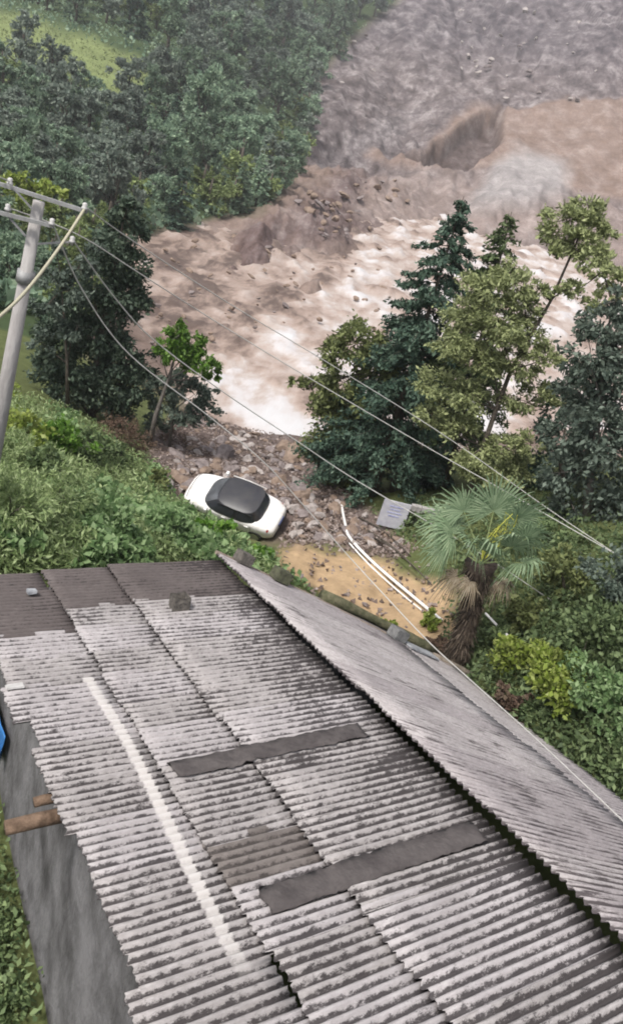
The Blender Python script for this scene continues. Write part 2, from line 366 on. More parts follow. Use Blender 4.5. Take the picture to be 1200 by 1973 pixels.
def river_mat():
    M = bpy.data.materials.new('muddy flood water'); M.use_nodes = True; T = M.node_tree; N = T.nodes; L = T.links; b = N['Principled BSDF']
    b.inputs['Roughness'].default_value = .6; b.inputs['Specular IOR Level'].default_value = .35
    geo = N.new('ShaderNodeNewGeometry')
    fo = N.new('ShaderNodeAttribute'); fo.attribute_name = 'foam_glare'; cr = N.new('ShaderNodeAttribute'); cr.attribute_name = 'crest'; mu = N.new('ShaderNodeAttribute'); mu.attribute_name = 'mud'
    mp = N.new('ShaderNodeMapping'); mp.inputs['Rotation'].default_value = (0, 0, rad(-12)); mp.inputs['Scale'].default_value = (1, .42, 1); L.new(geo.outputs['Position'], mp.inputs[0])
    q = N.new('ShaderNodeTexNoise'); q.inputs['Scale'].default_value = .17; q.inputs['Detail'].default_value = 14; q.inputs['Roughness'].default_value = .74; q.inputs['Distortion'].default_value = .35; L.new(mp.outputs[0], q.inputs['Vector'])
    def math_(op, a, v2, clamp=False):
        k = N.new('ShaderNodeMath'); k.operation = op; k.use_clamp = clamp
        for i, s in enumerate((a, v2)):
            if isinstance(s, (int, float)): k.inputs[i].default_value = s
            else: L.new(s, k.inputs[i])
        return k.outputs[0]
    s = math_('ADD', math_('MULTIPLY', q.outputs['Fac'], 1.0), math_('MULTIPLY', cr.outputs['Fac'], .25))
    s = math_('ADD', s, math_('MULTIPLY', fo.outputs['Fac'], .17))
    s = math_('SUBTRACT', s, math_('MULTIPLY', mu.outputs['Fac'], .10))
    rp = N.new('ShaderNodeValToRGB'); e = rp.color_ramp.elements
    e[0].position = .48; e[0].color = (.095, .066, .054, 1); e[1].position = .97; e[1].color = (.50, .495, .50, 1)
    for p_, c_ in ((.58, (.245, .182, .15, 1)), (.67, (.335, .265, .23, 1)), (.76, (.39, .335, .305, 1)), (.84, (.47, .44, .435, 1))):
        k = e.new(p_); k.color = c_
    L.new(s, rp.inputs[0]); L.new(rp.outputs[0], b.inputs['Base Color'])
    bp = N.new('ShaderNodeBump'); bp.inputs['Strength'].default_value = .6; bp.inputs['Distance'].default_value = .35; L.new(q.outputs['Fac'], bp.inputs['Height']); L.new(bp.outputs[0], b.inputs['Normal'])
    return M
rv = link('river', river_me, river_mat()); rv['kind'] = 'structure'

# ------------------------------------------------------------------ house
H = 6.5
d1 = ray(-410, 270); d2 = ray(3000, 935); d2 = d2-d1*(d1@d2); d2 /= np.linalg.norm(d2)
nn = np.cross(d1, d2); nn *= np.sign(nn[2])
V_EAVE, V_RIDGE, U_FAR, U_NEAR = .375*H, 1.122*H, 2.058*H, .18*H
a25 = rad(25); d3 = d2*math.cos(a25)-nn*math.sin(a25); n3 = nn*math.cos(a25)+d2*math.sin(a25)
W_EAVE = 8.9*H/8
def roofL(u, v, t=0.): return -nn*H + d1*u + d2*v + nn*t
def roofR(u, s, t=0.): return -nn*H + d2*V_RIDGE + d1*u + d3*s + n3*t
house_o = roofL(U_NEAR+4, V_EAVE+2); house_o = np.array([house_o[0], house_o[1], -12.4])
house = empty('house', house_o, 'low grey house with a weathered corrugated roof nearest the camera', 'house')
def sheet_mat(name, base, dark, pale, pit=.5, band=False, ridge=.13, along=(8.0, 15.0, 9)):
    M = bpy.data.materials.new(name); M.use_nodes = True; T = M.node_tree; N = T.nodes; L = T.links; b = N['Principled BSDF']
    b.inputs['Roughness'].default_value = .8; b.inputs['Specular IOR Level'].default_value = .3
    tc = N.new('ShaderNodeTexCoord'); oi = N.new('ShaderNodeObjectInfo')
    off = N.new('ShaderNodeVectorMath'); off.operation = 'ADD'
    cb = N.new('ShaderNodeCombineXYZ'); sc = N.new('ShaderNodeMath'); sc.operation = 'MULTIPLY'; sc.inputs[1].default_value = 57.
    L.new(oi.outputs['Random'], sc.inputs[0]); L.new(sc.outputs[0], cb.inputs[0]); L.new(sc.outputs[0], cb.inputs[1])
    L.new(tc.outputs['Object'], off.inputs[0]); L.new(cb.outputs[0], off.inputs[1])
    def noise(scale, sx, det=6, rough=.65):
        mp = N.new('ShaderNodeMapping'); mp.inputs['Scale'].default_value = sx; L.new(off.outputs[0], mp.inputs[0])
        q = N.new('ShaderNodeTexNoise'); q.inputs['Scale'].default_value = scale; q.inputs['Detail'].default_value = det; q.inputs['Roughness'].default_value = rough; L.new(mp.outputs[0], q.inputs['Vector']); return q.outputs['Fac']
    def ramp(s, a, b2, c1, c2):
        rp = N.new('ShaderNodeValToRGB'); e = rp.color_ramp.elements; e[0].position = a; e[1].position = b2; e[0].color = c1; e[1].color = c2; L.new(s, rp.inputs[0]); return rp.outputs[0]
    def mixc(f, a, b2):
        q = N.new('ShaderNodeMix'); q.data_type = 'RGBA'; L.new(f, q.inputs['Factor'])
        for nm, s in (('A', a), ('B', b2)):
            if isinstance(s, tuple): q.inputs[nm].default_value = s
            else: L.new(s, q.inputs[nm])
        return q.outputs['Result']
    W = (1, 1, 1, 1); K = (0, 0, 0, 1)
    blotch = noise(1.1, (1, 1, 1)); grain = noise(9, (1, 3, 1), 8, .75)
    c0 = mixc(ramp(grain, .3, .7, K, W), (*base, 1), (*pale, 1))
    c0 = mixc(ramp(blotch, .35, .75, K, (.55, .55, .55, 1)), c0, (*[x*.62 for x in base], 1))
    # lichen and dirt collect in the troughs (low local z) and break into dashes along the wave
    sp = N.new('ShaderNodeSeparateXYZ'); L.new(tc.outputs['Object'], sp.inputs[0])
    low = N.new('ShaderNodeMapRange'); low.inputs['From Min'].default_value = .020; low.inputs['From Max'].default_value = -.028; L.new(sp.outputs['Z'], low.inputs['Value'])
    dash = noise(1.0, along, 7, .88); dens = noise(1.0, (.9, .9, .9), 3, .6)
    ad = N.new('ShaderNodeMath'); ad.operation = 'MULTIPLY_ADD'; L.new(low.outputs[0], ad.inputs[0]); ad.inputs[1].default_value = .22; L.new(dash, ad.inputs[2])
    a2 = N.new('ShaderNodeMath'); a2.operation = 'MULTIPLY_ADD'; L.new(dens, a2.inputs[0]); a2.inputs[1].default_value = .42; L.new(ad.outputs[0], a2.inputs[2])
    ge0 = N.new('ShaderNodeNewGeometry'); dr0 = N.new('ShaderNodeVectorMath'); dr0.operation = 'DOT_PRODUCT'; L.new(ge0.outputs['Position'], dr0.inputs[0]); dr0.inputs[1].default_value = tuple(d2)
    rd = N.new('ShaderNodeMapRange'); rd.inputs['From Min'].default_value = V_RIDGE-1.3; rd.inputs['From Max'].default_value = V_RIDGE; rd.inputs['To Max'].default_value = ridge; L.new(dr0.outputs['Value'], rd.inputs['Value'])
    a3 = N.new('ShaderNodeMath'); a3.operation = 'ADD'; L.new(a2.outputs[0], a3.inputs[0]); L.new(rd.outputs[0], a3.inputs[1])
    f = ramp(a3.outputs[0], .855-.1*pit, .945-.1*pit, K, (.95, .95, .95, 1))
    c1 = mixc(f, c0, (*dark, 1))
    if band:
        ge = N.new('ShaderNodeNewGeometry')
        def dot(v):
            q = N.new('ShaderNodeVectorMath'); q.operation = 'DOT_PRODUCT'; L.new(ge.outputs['Position'], q.inputs[0]); q.inputs[1].default_value = tuple(v); return q.outputs['Value']
        def mth(op, a_, b_, cl=False):
            q = N.new('ShaderNodeMath'); q.operation = op; q.use_clamp = cl
            for i_, x_ in enumerate((a_, b_)):
                if isinstance(x_, (int, float)): q.inputs[i_].default_value = x_
                else: L.new(x_, q.inputs[i_])
            return q.outputs[0]
        wob = noise(1.4, (1, 1, 1), 5, .7)
        dv_ = mth('ABSOLUTE', mth('ADD', mth('SUBTRACT', dot(d2), mth('ADD', .541*H, mth('MULTIPLY', mth('SINE', mth('MULTIPLY', dot(d1), .95), 0), .055))), mth('MULTIPLY', mth('SUBTRACT', grain, .5), .16)), 0)
        mk = mth('MULTIPLY', mth('SUBTRACT', .085, dv_), 40., True)
        uu = dot(d1)
        mk = mth('MULTIPLY', mk, mth('MULTIPLY', mth('SUBTRACT', 1.53*H, uu), 12., True), True)
        mk = mth('MULTIPLY', mk, mth('MULTIPLY', mth('SUBTRACT', uu, .70*H), 2.5, True), True)
        mk = mth('MULTIPLY', mk, mth('ADD', .25, mth('MULTIPLY', wob, 1.0)), True)
        c1 = mixc(mk, c1, (.50, .475, .46, 1))
    L.new(c1, b.inputs['Base Color'])
    bp = N.new('ShaderNodeBump'); bp.inputs['Strength'].default_value = .35; bp.inputs['Distance'].default_value = .01; L.new(grain, bp.inputs['Height']); L.new(bp.outputs[0], b.inputs['Normal'])
    return M
M_SHEET = sheet_mat('old fibre cement', (.224, .206, .203), (.032, .027, .028), (.385, .363, .361), .8)
M_SHEET2 = sheet_mat('old fibre cement paler', (.275, .253, .256), (.036, .031, .033), (.425, .402, .406), .65)
M_BAND = sheet_mat('fibre cement with lime band', (.224, .206, .203), (.032, .027, .028), (.385, .363, .361), .7, True)
M_BAND2 = sheet_mat('paler fibre cement with lime band', (.275, .253, .256), (.036, .031, .033), (.425, .402, .406), .6, True)
M_SHEETD = sheet_mat('dark fibre cement', (.078, .064, .062), (.03, .025, .025), (.125, .108, .105), .4)
M_SHEETB = sheet_mat('brown stained fibre cement', (.115, .10, .093), (.04, .034, .032), (.185, .163, .155), .5)
WAVE = .12
def sheet_mesh(name, nw, length, seed, ragged=.012, amp=.031):
    """corrugated sheet: waves along local y, length along local x, thickness 8 mm"""
    rg = np.random.default_rng(seed); seg = 6; ny = int(nw*seg)+1; nx = 7
    V = []; th = .012
    endj = rg.normal(0, ragged, (2, ny)); 
    for side in (0, 1):
        for i in range(nx):
            for j in range(ny):
                x = -length/2 + length*i/(nx-1)
                if i == 0: x += endj[0, j]
                if i == nx-1: x += endj[1, j]
                y = (j/seg-nw/2)*WAVE
                z = amp*math.cos(2*math.pi*j/seg) - side*th + .004*math.sin(i*1.7+seed)
                V.append((x, y, z))
    Fc = []; o = nx*ny
    for i in range(nx-1):
        for j in range(ny-1):
            a, b_, c_, d_ = i*ny+j, i*ny+j+1, (i+1)*ny+j+1, (i+1)*ny+j
            Fc.append((a, d_, c_, b_)); Fc.append((o+a, o+b_, o+c_, o+d_))
    for j in range(ny-1):
        Fc.append((j, j+1, o+j+1, o+j)); q = (nx-1)*ny; Fc.append((q+j, o+q+j, o+q+j+1, q+j+1))
    for i in range(nx-1):
        a, b_ = i*ny, (i+1)*ny; Fc.append((a, o+a, o+b_, b_)); a += ny-1; b_ += ny-1; Fc.append((a, b_, o+b_, o+a))
    me = pyd(name, V, Fc, True)
    return me
def frame(o, xa, ya, za):
    M = Matrix.Identity(4)
    for i in range(3): M[i][0], M[i][1], M[i][2], M[i][3] = xa[i], ya[i], za[i], o[i]
    return M
NW = 7; COVER = 6*WAVE
SH = {}
def place_sheet(kind, length, M, mt, k):
    key = (kind, length, k % 4, mt.name)
    if key not in SH:
        SH[key] = sheet_mesh('roof_sheet', NW, length, k % 4 + int(length*10)); SH[key].materials.append(mt)
    o = bpy.data.objects.new('roof_sheet', SH[key]); COL.objects.link(o); o.parent = house
    o.matrix_parent_inverse = parent_mw(house).inverted(); o.matrix_basis = M
    return o
rg = random.Random(4)
rows = [(V_EAVE, .578*H+.10, 0), (.578*H-.0, .757*H+.12, .028), (.757*H, V_RIDGE+.02, .056)]
nU = int((U_FAR-U_NEAR)/COVER)
for ri, (va, vb, t0) in enumerate(rows):
    for k in range(nU+1):
        uc = U_FAR - COVER*(k+.5) ; L_ = vb-va
        if uc < U_NEAR-.3: break
        dv = rg.uniform(-.035, .035)
        if ri == 0: dv = rg.choice([-.16, -.08, 0, .02, .07, .12, -.03]) + rg.uniform(-.03, .03)
        yaw = rg.uniform(-.010, .010)
        xa = d2*math.cos(yaw)+d1*math.sin(yaw); tilt = -.02
        za = nn*math.cos(tilt)+xa*-math.sin(tilt)*-1; za = nn - xa*tilt*0; xa2 = xa - nn*.018; xa2 /= np.linalg.norm(xa2)
        ya = np.cross(nn, xa2); ya /= np.linalg.norm(ya); za = np.cross(xa2, ya)
        c_ = roofL(uc, (va+vb)/2+dv, t0+.02+.004*(k % 2)+rg.uniform(-.004, .004))
        mt = M_SHEET if rg.random() < .62 else M_SHEET2
        if ri == 0: mt = M_BAND if mt is M_SHEET else M_BAND2
        if uc > U_FAR-1.1: mt = M_SHEETD
        elif ri == 0 and uc > U_FAR-1.9: mt = M_SHEETD
        elif ri == 1 and 5.7 < uc < 6.5: mt = M_SHEETB
        place_sheet('L%d' % ri, round(L_, 2), frame(c_, xa2, ya, za), mt, k*3+ri)
M_SHEETR = sheet_mat('weathered fibre cement right slope', (.27, .245, .245), (.06, .05, .052), (.47, .44, .44), .75, False, 0, (.7, 16, 8))
M_SHEETR2 = sheet_mat('pinkish fibre cement right slope', (.23, .205, .21), (.055, .046, .049), (.40, .37, .373), .75, False, 0, (.7, 16, 8))
rowsR = [(-.18, 5.1, .20), (4.98, W_EAVE+.05, .185)]
for ri, (va, vb, t0) in enumerate(rowsR):
    for k in range(nU+2):
        uc = U_FAR+.0 - COVER*(k+.5); L_ = vb-va
        if uc < -.6: break
        yaw = rg.uniform(-.008, .008)
        xa = d3*math.cos(yaw)+d1*math.sin(yaw); ya = np.cross(n3, xa); ya /= np.linalg.norm(ya); za = np.cross(xa, ya)
        c_ = roofR(uc, (va+vb)/2+rg.uniform(-.03, .03), t0+.004*(k % 2)+rg.uniform(-.006, .006)+(.03 if ri == 0 and uc < 8 else 0))
        place_sheet('R%d' % ri, round(L_, 2), frame(c_, xa, ya, za), M_SHEETR if rg.random() < .6 else M_SHEETR2, k*3+ri)
# walls
M_WALL = mat('grey cement render', (.045, .043, .044), .9, (.17, .166, .172), 1.6, .6, 18, stretch=(1, 1, .5), detail=12)
def wallpts(u, v, dz): q = roofL(u, v); return q[0], q[1], q[2]-dz
def wall(pa, pb, ta, tb, zb, th=.2, name='wall'):
    pa = np.array(pa); pb = np.array(pb); dr = (pb-pa)/np.linalg.norm(pb-pa); nr_ = np.array([-dr[1], dr[0]])*th
    V = []
    for off in (0*nr_, nr_):
        V += [(*(pa+off), zb), (*(pb+off), zb), (*(pb+off), tb), (*(pa+off), ta)]
    return pyd(name, V, [(0, 1, 2, 3), (7, 6, 5, 4), (0, 4, 5, 1), (1, 5, 6, 2), (2, 6, 7, 3), (3, 7, 4, 0)])
ins = .42
cNL = roofL(U_NEAR-.6, V_EAVE+ins); cFL = roofL(U_FAR-.25, V_EAVE+ins); cFR = roofR(U_FAR-.25, W_EAVE-.6); cNR = roofR(-.3, W_EAVE-.6); cRF = roofL(U_FAR-.25, V_RIDGE); cRN = roofL(U_NEAR-.6, V_RIDGE)
link('wall', wall(cFL[:2], cNL[:2], cFL[2]-.12, cNL[2]-.12, -13.2), M_WALL, house)
link('wall', wall(cRF[:2], cFL[:2], cRF[2]-.14, cFL[2]-.12, -13.2), M_WALL, house)
link('wall', wall(cFR[:2], cRF[:2], cFR[2]-.12, cRF[2]-.14, -13.4), M_WALL, house)
link('wall', wall(cNR[:2], cFR[:2], cNR[2]-.12, cFR[2]-.12, -13.4), M_WALL, house)
# flat repair strips lying on the corrugation
M_FELT = mat('roofing felt', (.05, .043, .043), .9, (.085, .075, .073), 3.5, .5, 12)
def strip(u, v0, v1, w0, seed, mt=M_FELT):
    rg2 = np.random.default_rng(seed); n = 40; V = []
    for side in (0, 1):
        for i in range(n+1):
            v = v0+(v1-v0)*i/n
            for j, e in enumerate((-.5, -.17, .17, .5)):
                uu = u+e*w0 + (rg2.normal(0, .013) if abs(e) == .5 else 0)
                V.append(roofL(uu, v + (rg2.normal(0, .02) if i in (0, n) else 0), .118+.006*math.sin(i*.9)+.005*j % .01 + .014*mnoise.noise(Vector((uu*6, v*5, seed))) - side*.012 + (.028 if v > .757*H-.1 else 0)))
    Fc = []; o = (n+1)*4
    for i in range(n):
        for j in range(3):
            a = i*4+j; Fc += [(a, a+1, a+5, a+4), (o+a, o+a+4, o+a+5, o+a+1)]
        Fc += [(i*4, i*4+4, o+i*4+4, o+i*4), (i*4+3, o+i*4+3, o+i*4+7, i*4+7)]
    Fc += [(0, o, o+1, 1), (1, o+1, o+2, 2), (2, o+2, o+3, 3)]; q = n*4; Fc += [(q, q+1, o+q+1, o+q), (q+1, q+2, o+q+2, o+q+1), (q+2, q+3, o+q+3, o+q+2)]
    me = pyd('roof_patch', V, Fc, True); return link('roof_patch', me, mt, house)
def uv(px, py):
    r = ray(px, py); p = r*(-(H-.1)/(r@nn)); return p@d1, p@d2
def strip_px(pts_a, pts_b, width, seed):
    ua, va = uv(*pts_a); ub, vb = uv(*pts_b); return strip((ua+ub)/2, va, vb, width, seed)
o1 = strip_px((338, 1488), (695, 1408), .30, 1); o1['label'] = 'dark flat repair strip higher up the roof'
o2 = strip_px((502, 1722), (935, 1618), .34, 2); o2['label'] = 'dark flat repair strip nearer the camera'
# timber verge plank on the far right slope and purlins under the left eave
M_WOOD = mat('grey weathered timber', (.16, .125, .10), .9, (.27, .22, .18), 6, .5, 25)
M_LOG = mat('brown log', (.07, .045, .03), .9, (.17, .115, .08), 7, .5, 18)
MB().tube([roofR(U_FAR+.06, -.2, .2), roofR(U_FAR+.02, 2.4, .2), roofR(U_FAR-.5, 5.2, .2), roofR(U_FAR-.9, 7.6, .17)], [.045, .04, .04, .03], 6).build('verge_pole', M_WOOD, house)
for uu, e0, r_, dz in ((uv(150, 1520)[0], -.52, .085, -.24), (uv(150, 1495)[0], -.16, .06, -.16)):
    MB().tube([roofL(uu, V_EAVE+e0, dz), roofL(uu, V_EAVE+e0*.3, dz+.01), roofL(uu, V_EAVE+.9, dz)], [r_, r_*1.05, r_], 12).build('beam', M_LOG, house, True)
for uu in np.linspace(U_NEAR+.5, U_FAR-.3, 6):
    MB().tube([roofL(uu, V_EAVE+.15, -.09), roofL(uu, V_EAVE+1.2, -.09)], .045, 8).build('rafter', M_LOG, house, True)

# ------------------------------------------------------------------ things on the roof
M_BRICK = mat('dark old brick', (.06, .055, .05), .95, (.14, .125, .11), 9, .6, 20)
def block(name, P, ax, s, label, cat, mt, hole=False, group=None, moss=None):
    me = bpy.data.meshes.new(name); bm = bmesh.new(); bmesh.ops.create_cube(bm, size=1)
    for v in bm.verts: v.co = Vector((v.co.x*s[0], v.co.y*s[1], v.co.z*s[2]+s[2]/2))
    if hole:
        f = max(bm.faces, key=lambda q: q.normal.z); r = bmesh.ops.inset_region(bm, faces=[f], thickness=min(s[:2])*.24)
        bmesh.ops.translate(bm, verts=f.verts, vec=(0, 0, -s[2]*.7))
    bmesh.ops.bevel(bm, geom=[e for e in bm.edges], offset=.012, segments=2, affect='EDGES')
    bmesh.ops.subdivide_edges(bm, edges=[e for e in bm.edges if e.calc_length() > .1], cuts=2)
    for v in bm.verts:
        v.co += Vector(mnoise.noise_vector(v.co*9+Vector(P)))*.012
    bm.to_mesh(me); bm.free()
    o = link(name, me, mt); o.matrix_world = frame(P, *ax); tag(o, label, cat, group); return o
u_, v_ = uv(345, 1172)
block('hollow_brick', roofL(u_, v_, .06), (d2*.97+d1*.2, d1*-.97+d2*.2, nn) if False else (d2, np.cross(nn, d2), nn), (.30, .26, .30), 'dark hollow brick standing alone on the left roof slope', 'brick', M_BRICK, True)
axR = (d3, np.cross(n3, d3), n3)
def roofR_px(px, py, t=.2):
    r = ray(px, py); p0 = roofR(0, 0, t); return r*((p0@n3)/(r@n3))
block('stone_block', roofR(U_FAR-.02, .42, .23), axR, (.34, .30, .24), 'dark block at the top of the roof verge beside the ridge end', 'block', M_BRICK)
block('stone_block', roofR(U_FAR-.10, 1.45, .23), axR, (.40, .32, .26), 'mossy dark block on the roof verge, second from the ridge', 'block', mat('mossy block', (.05, .05, .035), .95, (.11, .115, .07), 6, .6, 18))
block('concrete_block', roofR(U_FAR-.62, 5.0, .23), axR, (.42, .34, .26), 'grey block lying in front of the mossy log on the roof', 'block', mat('grey concrete', (.10, .10, .10), .9, (.20, .20, .20), 7, .5, 18))
M_SLATE = mat('grey slate', (.20, .205, .22), .75, (.36, .37, .39), 5, .4, 16)
block('slate_slab', roofR(U_FAR-.75, 5.85, .225), axR, (1.1, .42, .05), 'thin grey slate slab lying beside the grey block on the roof', 'slab', M_SLATE)
block('rubble_chip', roofL(*uv(62, 1140), .07), (d2, np.cross(nn, d2), nn), (.16, .12, .07), 'small pale broken chip lying on the dark far roof sheets', 'stone', M_SLATE)
block('slate_chip', roofL(*uv(30, 1318), .05), (d2, np.cross(nn, d2), nn), (.24, .13, .03), 'pale loose sheet scrap hanging over the left eave', 'scrap', mat('pale scrap', (.34, .33, .32), .8, (.48, .47, .46), 6))
M_MOSSLOG = mat('mossy log bark', (.055, .06, .03), .95, (.13, .12, .075), 5, .8, 15)
mb = MB(); pts = []; rds = []
for i in range(9):
    t = i/8; pts.append(roofR(U_FAR+.05-.25*t, 2.9+4.1*t, .30+.03*math.sin(t*5))); rds.append(.13+.025*math.sin(t*9+1))
mb.tube(pts, rds, 12); o = mb.build('log', M_MOSSLOG, None, True); tag(o, 'long mossy log weighing down the far edge of the right roof', 'log')
mb = MB(); mb.tube([roofR(U_FAR-.55, 6.6, .22), roofR(U_FAR-.75, 7.6, .21), roofR(U_FAR-.8, 8.4, .18)], [.08, .095, .08], 10)
tag(mb.build('log', mat('bare grey log', (.11, .09, .07), .9, (.2, .17, .14), 6, .5, 15), None, True), 'short bare brown log below the slate slab on the roof', 'log')

# ------------------------------------------------------------------ blue sheet on the wall
M_BLUE = mat('blue plastic sheet', (.02, .11, .33), .45, (.035, .17, .44), 4, 0, spec=.5)
wd_ = (cNL-cFL); wd_[2] = 0; wd_ /= np.linalg.norm(wd_); wn_ = np.array([wd_[1], -wd_[0], 0.])
if wn_@cFL < 0: wn_ = wn_
if (wn_@(np.array([-20., 5, 0])-cFL)) < 0: wn_ = -wn_
rb_ = ray(0, 1410); tb_ = ((cFL@wn_)+.06)/(rb_@wn_); bc = rb_*tb_
V = []; Fc = []; n = 14; m_ = 10
for i in range(n+1):
    for j in range(m_+1):
        a = i/n-.5; b_ = j/m_-.5
        V.append(bc+wd_*a*(.95-.25*b_)+np.array([0, 0, -b_*.85-.08*math.cos(a*7)*(b_+.5)])+wn_*(.06+.07*math.sin(a*14+b_*3)*(b_+.6)))
for i in range(n):
    for j in range(m_): a = i*(m_+1)+j; Fc.append((a, a+1, a+m_+2, a+m_+1))
o = link('plastic_sheet', pyd('plastic_sheet', V, Fc, True), M_BLUE); tag(o, 'blue plastic sheet hanging on the house wall at the left edge', 'plastic sheet')
md = o.modifiers.new('s', 'SOLIDIFY'); md.thickness = .01

# ------------------------------------------------------------------ car
M_PAINT = mat('white car paint', (.66, .65, .64), .28, (.42, .36, .31), 2.6, 0, spec=.5, lo=.52, hi=.78)
M_BLACK = mat('black roof paint', (.022, .022, .028), .3, (.035, .034, .036), 3, spec=.5)
M_GLASS = mat('dark car glass', (.03, .033, .04), .08, None, spec=.6)
M_TYRE = mat('tyre rubber', (.02, .02, .02), .9)
M_RIM = mat('wheel metal', (.35, .35, .36), .35, None, metal=.8)
M_LAMP = mat('lamp lens', (.55, .56, .58), .15, None, spec=.6)
M_TAIL = mat('tail lamp red', (.30, .02, .02), .2, None, spec=.5)
M_TRIM = mat('black plastic trim', (.025, .025, .025), .6)
# frame: x forward (bonnet), y to its left, z up; tilted towards the camera
zt_ = np.array([0, 0, 1.])*math.cos(CAR_TILT) - car_side*math.sin(CAR_TILT)
xt_ = car_f; yt_ = np.cross(zt_, xt_)
base = CAR_C - zt_*.12
car = empty('car', base, 'small white car with a black roof stranded tilted on the rubble bank', 'car')
car.matrix_world = frame(base, xt_, yt_, zt_)
def cpart(name, me, mt, smooth=True, parent=None):
    o = bpy.data.objects.new(name, me); COL.objects.link(o); me.materials.append(mt); o.parent = parent or car
    if smooth: me.polygons.foreach_set('use_smooth', [True]*len(me.polygons))
    return o
st = [(2.0, .52, .36, .60), (1.93, .66, .26, .70), (1.72, .78, .21, .79), (1.3, .84, .20, .87), (.85, .86, .20, .93), (.2, .865, .20, .95), (-.5, .865, .20, .96), (-1.1, .86, .20, .97), (-1.5, .82, .22, .93), (-1.82, .72, .26, .84), (-1.93, .58, .36, .74)]
V = []; Fc = []
for x, hw, zb, ztp in st:
    ring = [(-.0, ztp+.03), (.45*hw, ztp+.025), (.80*hw, ztp-.005), (.97*hw, ztp-.09), (1.0*hw, ztp-.24), (.985*hw, zb+.17), (.93*hw, zb), (.5*hw, zb-.03), (0, zb-.03)]
    full = ring + [(-a, b) for a, b in ring[-2:0:-1]]
    V += [(x, a, b) for a, b in full]
k = 16
for i in range(len(st)-1):
    for j in range(k): Fc.append((i*k+j, i*k+(j+1) % k, (i+1)*k+(j+1) % k, (i+1)*k+j))
Fc.append(tuple(range(k))[::-1]); Fc.append(tuple((len(st)-1)*k+j for j in range(k)))
me = pyd('body', V, Fc); body = cpart('body', me, M_PAINT)
md = body.modifiers.new('sub', 'SUBSURF'); md.levels = 2; md.render_levels = 2
def dome(cs, nx, ny, bulge, nrm):
    """patch over four corners, bulging along nrm"""
    V = []; Fc = []; c0, c1, c2, c3 = [np.array(q, float) for q in cs]
    for i in range(nx+1):
        for j in range(ny+1):
            s, t = i/nx, j/ny; p = (c0*(1-s)+c1*s)*(1-t)+(c3*(1-s)+c2*s)*t
            V.append(p+np.array(nrm)*bulge*(1-(2*t-1)**2)*(.35+.65*(1-(2*s-1)**2)))
    for i in range(nx):
        for j in range(ny): a = i*(ny+1)+j; Fc.append((a, a+ny+1, a+ny+2, a+1))
    return V, Fc
fb, rb, ft, rt = 1.06, -1.25, .34, -.86      # windscreen base, rear base, roof front, roof rear
yb, yt2 = .76, .63
def panel(name, cs, bulge, nrm, mt, parent=None, nx=8, ny=8):
    V, Fc = dome(cs, nx, ny, bulge, nrm); me = pyd(name, V, Fc); o = cpart(name, me, mt, True, parent)
    md = o.modifiers.new('s', 'SOLIDIFY'); md.thickness = .02; md.offset = -1; return o
ZR = 1.40
def sup(c_, n=3.6): return math.copysign(abs(c_)**(2/n), c_)
def shell(phi, t, out=0.):
    """rounded glasshouse: phi round the car (0 = front), t 0 belt .. 1 roof edge .. 2 roof middle"""
    if t <= 1:
        q = max(t, 0)**1.25; cx = -.095*(1-q)-.27*q; a = 1.22*(1-q)+.80*q+out; b_ = .83*(1-q)+.70*q+out; z = .88+.48*t
        if phi > 90 and phi < 270: pass
    else:
        q = t-1; cx = -.27; a = (.80+out)*(1-q)*(1+.18*q); b_ = (.70+out)*(1-q)*(1+.18*q); z = 1.36+.055*(1-(1-q)**2.0)
    p_ = rad(phi); return (cx+a*sup(math.cos(p_)), b_*sup(math.sin(p_)), z+out*.6)
def shellpart(name, ph0, ph1, t0, t1, mt, out, nph=14, ntt=7):
    V = [shell(ph0+(ph1-ph0)*i/nph, t0+(t1-t0)*j/ntt, out) for i in range(nph+1) for j in range(ntt+1)]
    Fc = [(i*(ntt+1)+j, (i+1)*(ntt+1)+j, (i+1)*(ntt+1)+j+1, i*(ntt+1)+j+1) for i in range(nph) for j in range(ntt)]
    return cpart(name, pyd(name, V, Fc), mt)
shellpart('cabin', 0, 360, -.1, 2, M_BLACK, -.006, 72, 24)
shellpart('roof', 0, 360, 1.0, 2, M_BLACK, .003, 60, 10)
shellpart('windscreen', -38, 38, .06, .95, mat('greyish windscreen', (.10, .105, .115), .12, (.06, .063, .07), 2, spec=.6), .006, 20, 8)
shellpart('rear_window', 144, 216, .12, .93, M_GLASS, .006, 20, 8)
for s_ in (-1, 1):
    for p0, p1 in ((46, 91), (95, 136)):
        shellpart('side_window', s_*p0, s_*p1, .08, .92, M_GLASS, .006, 12, 6)
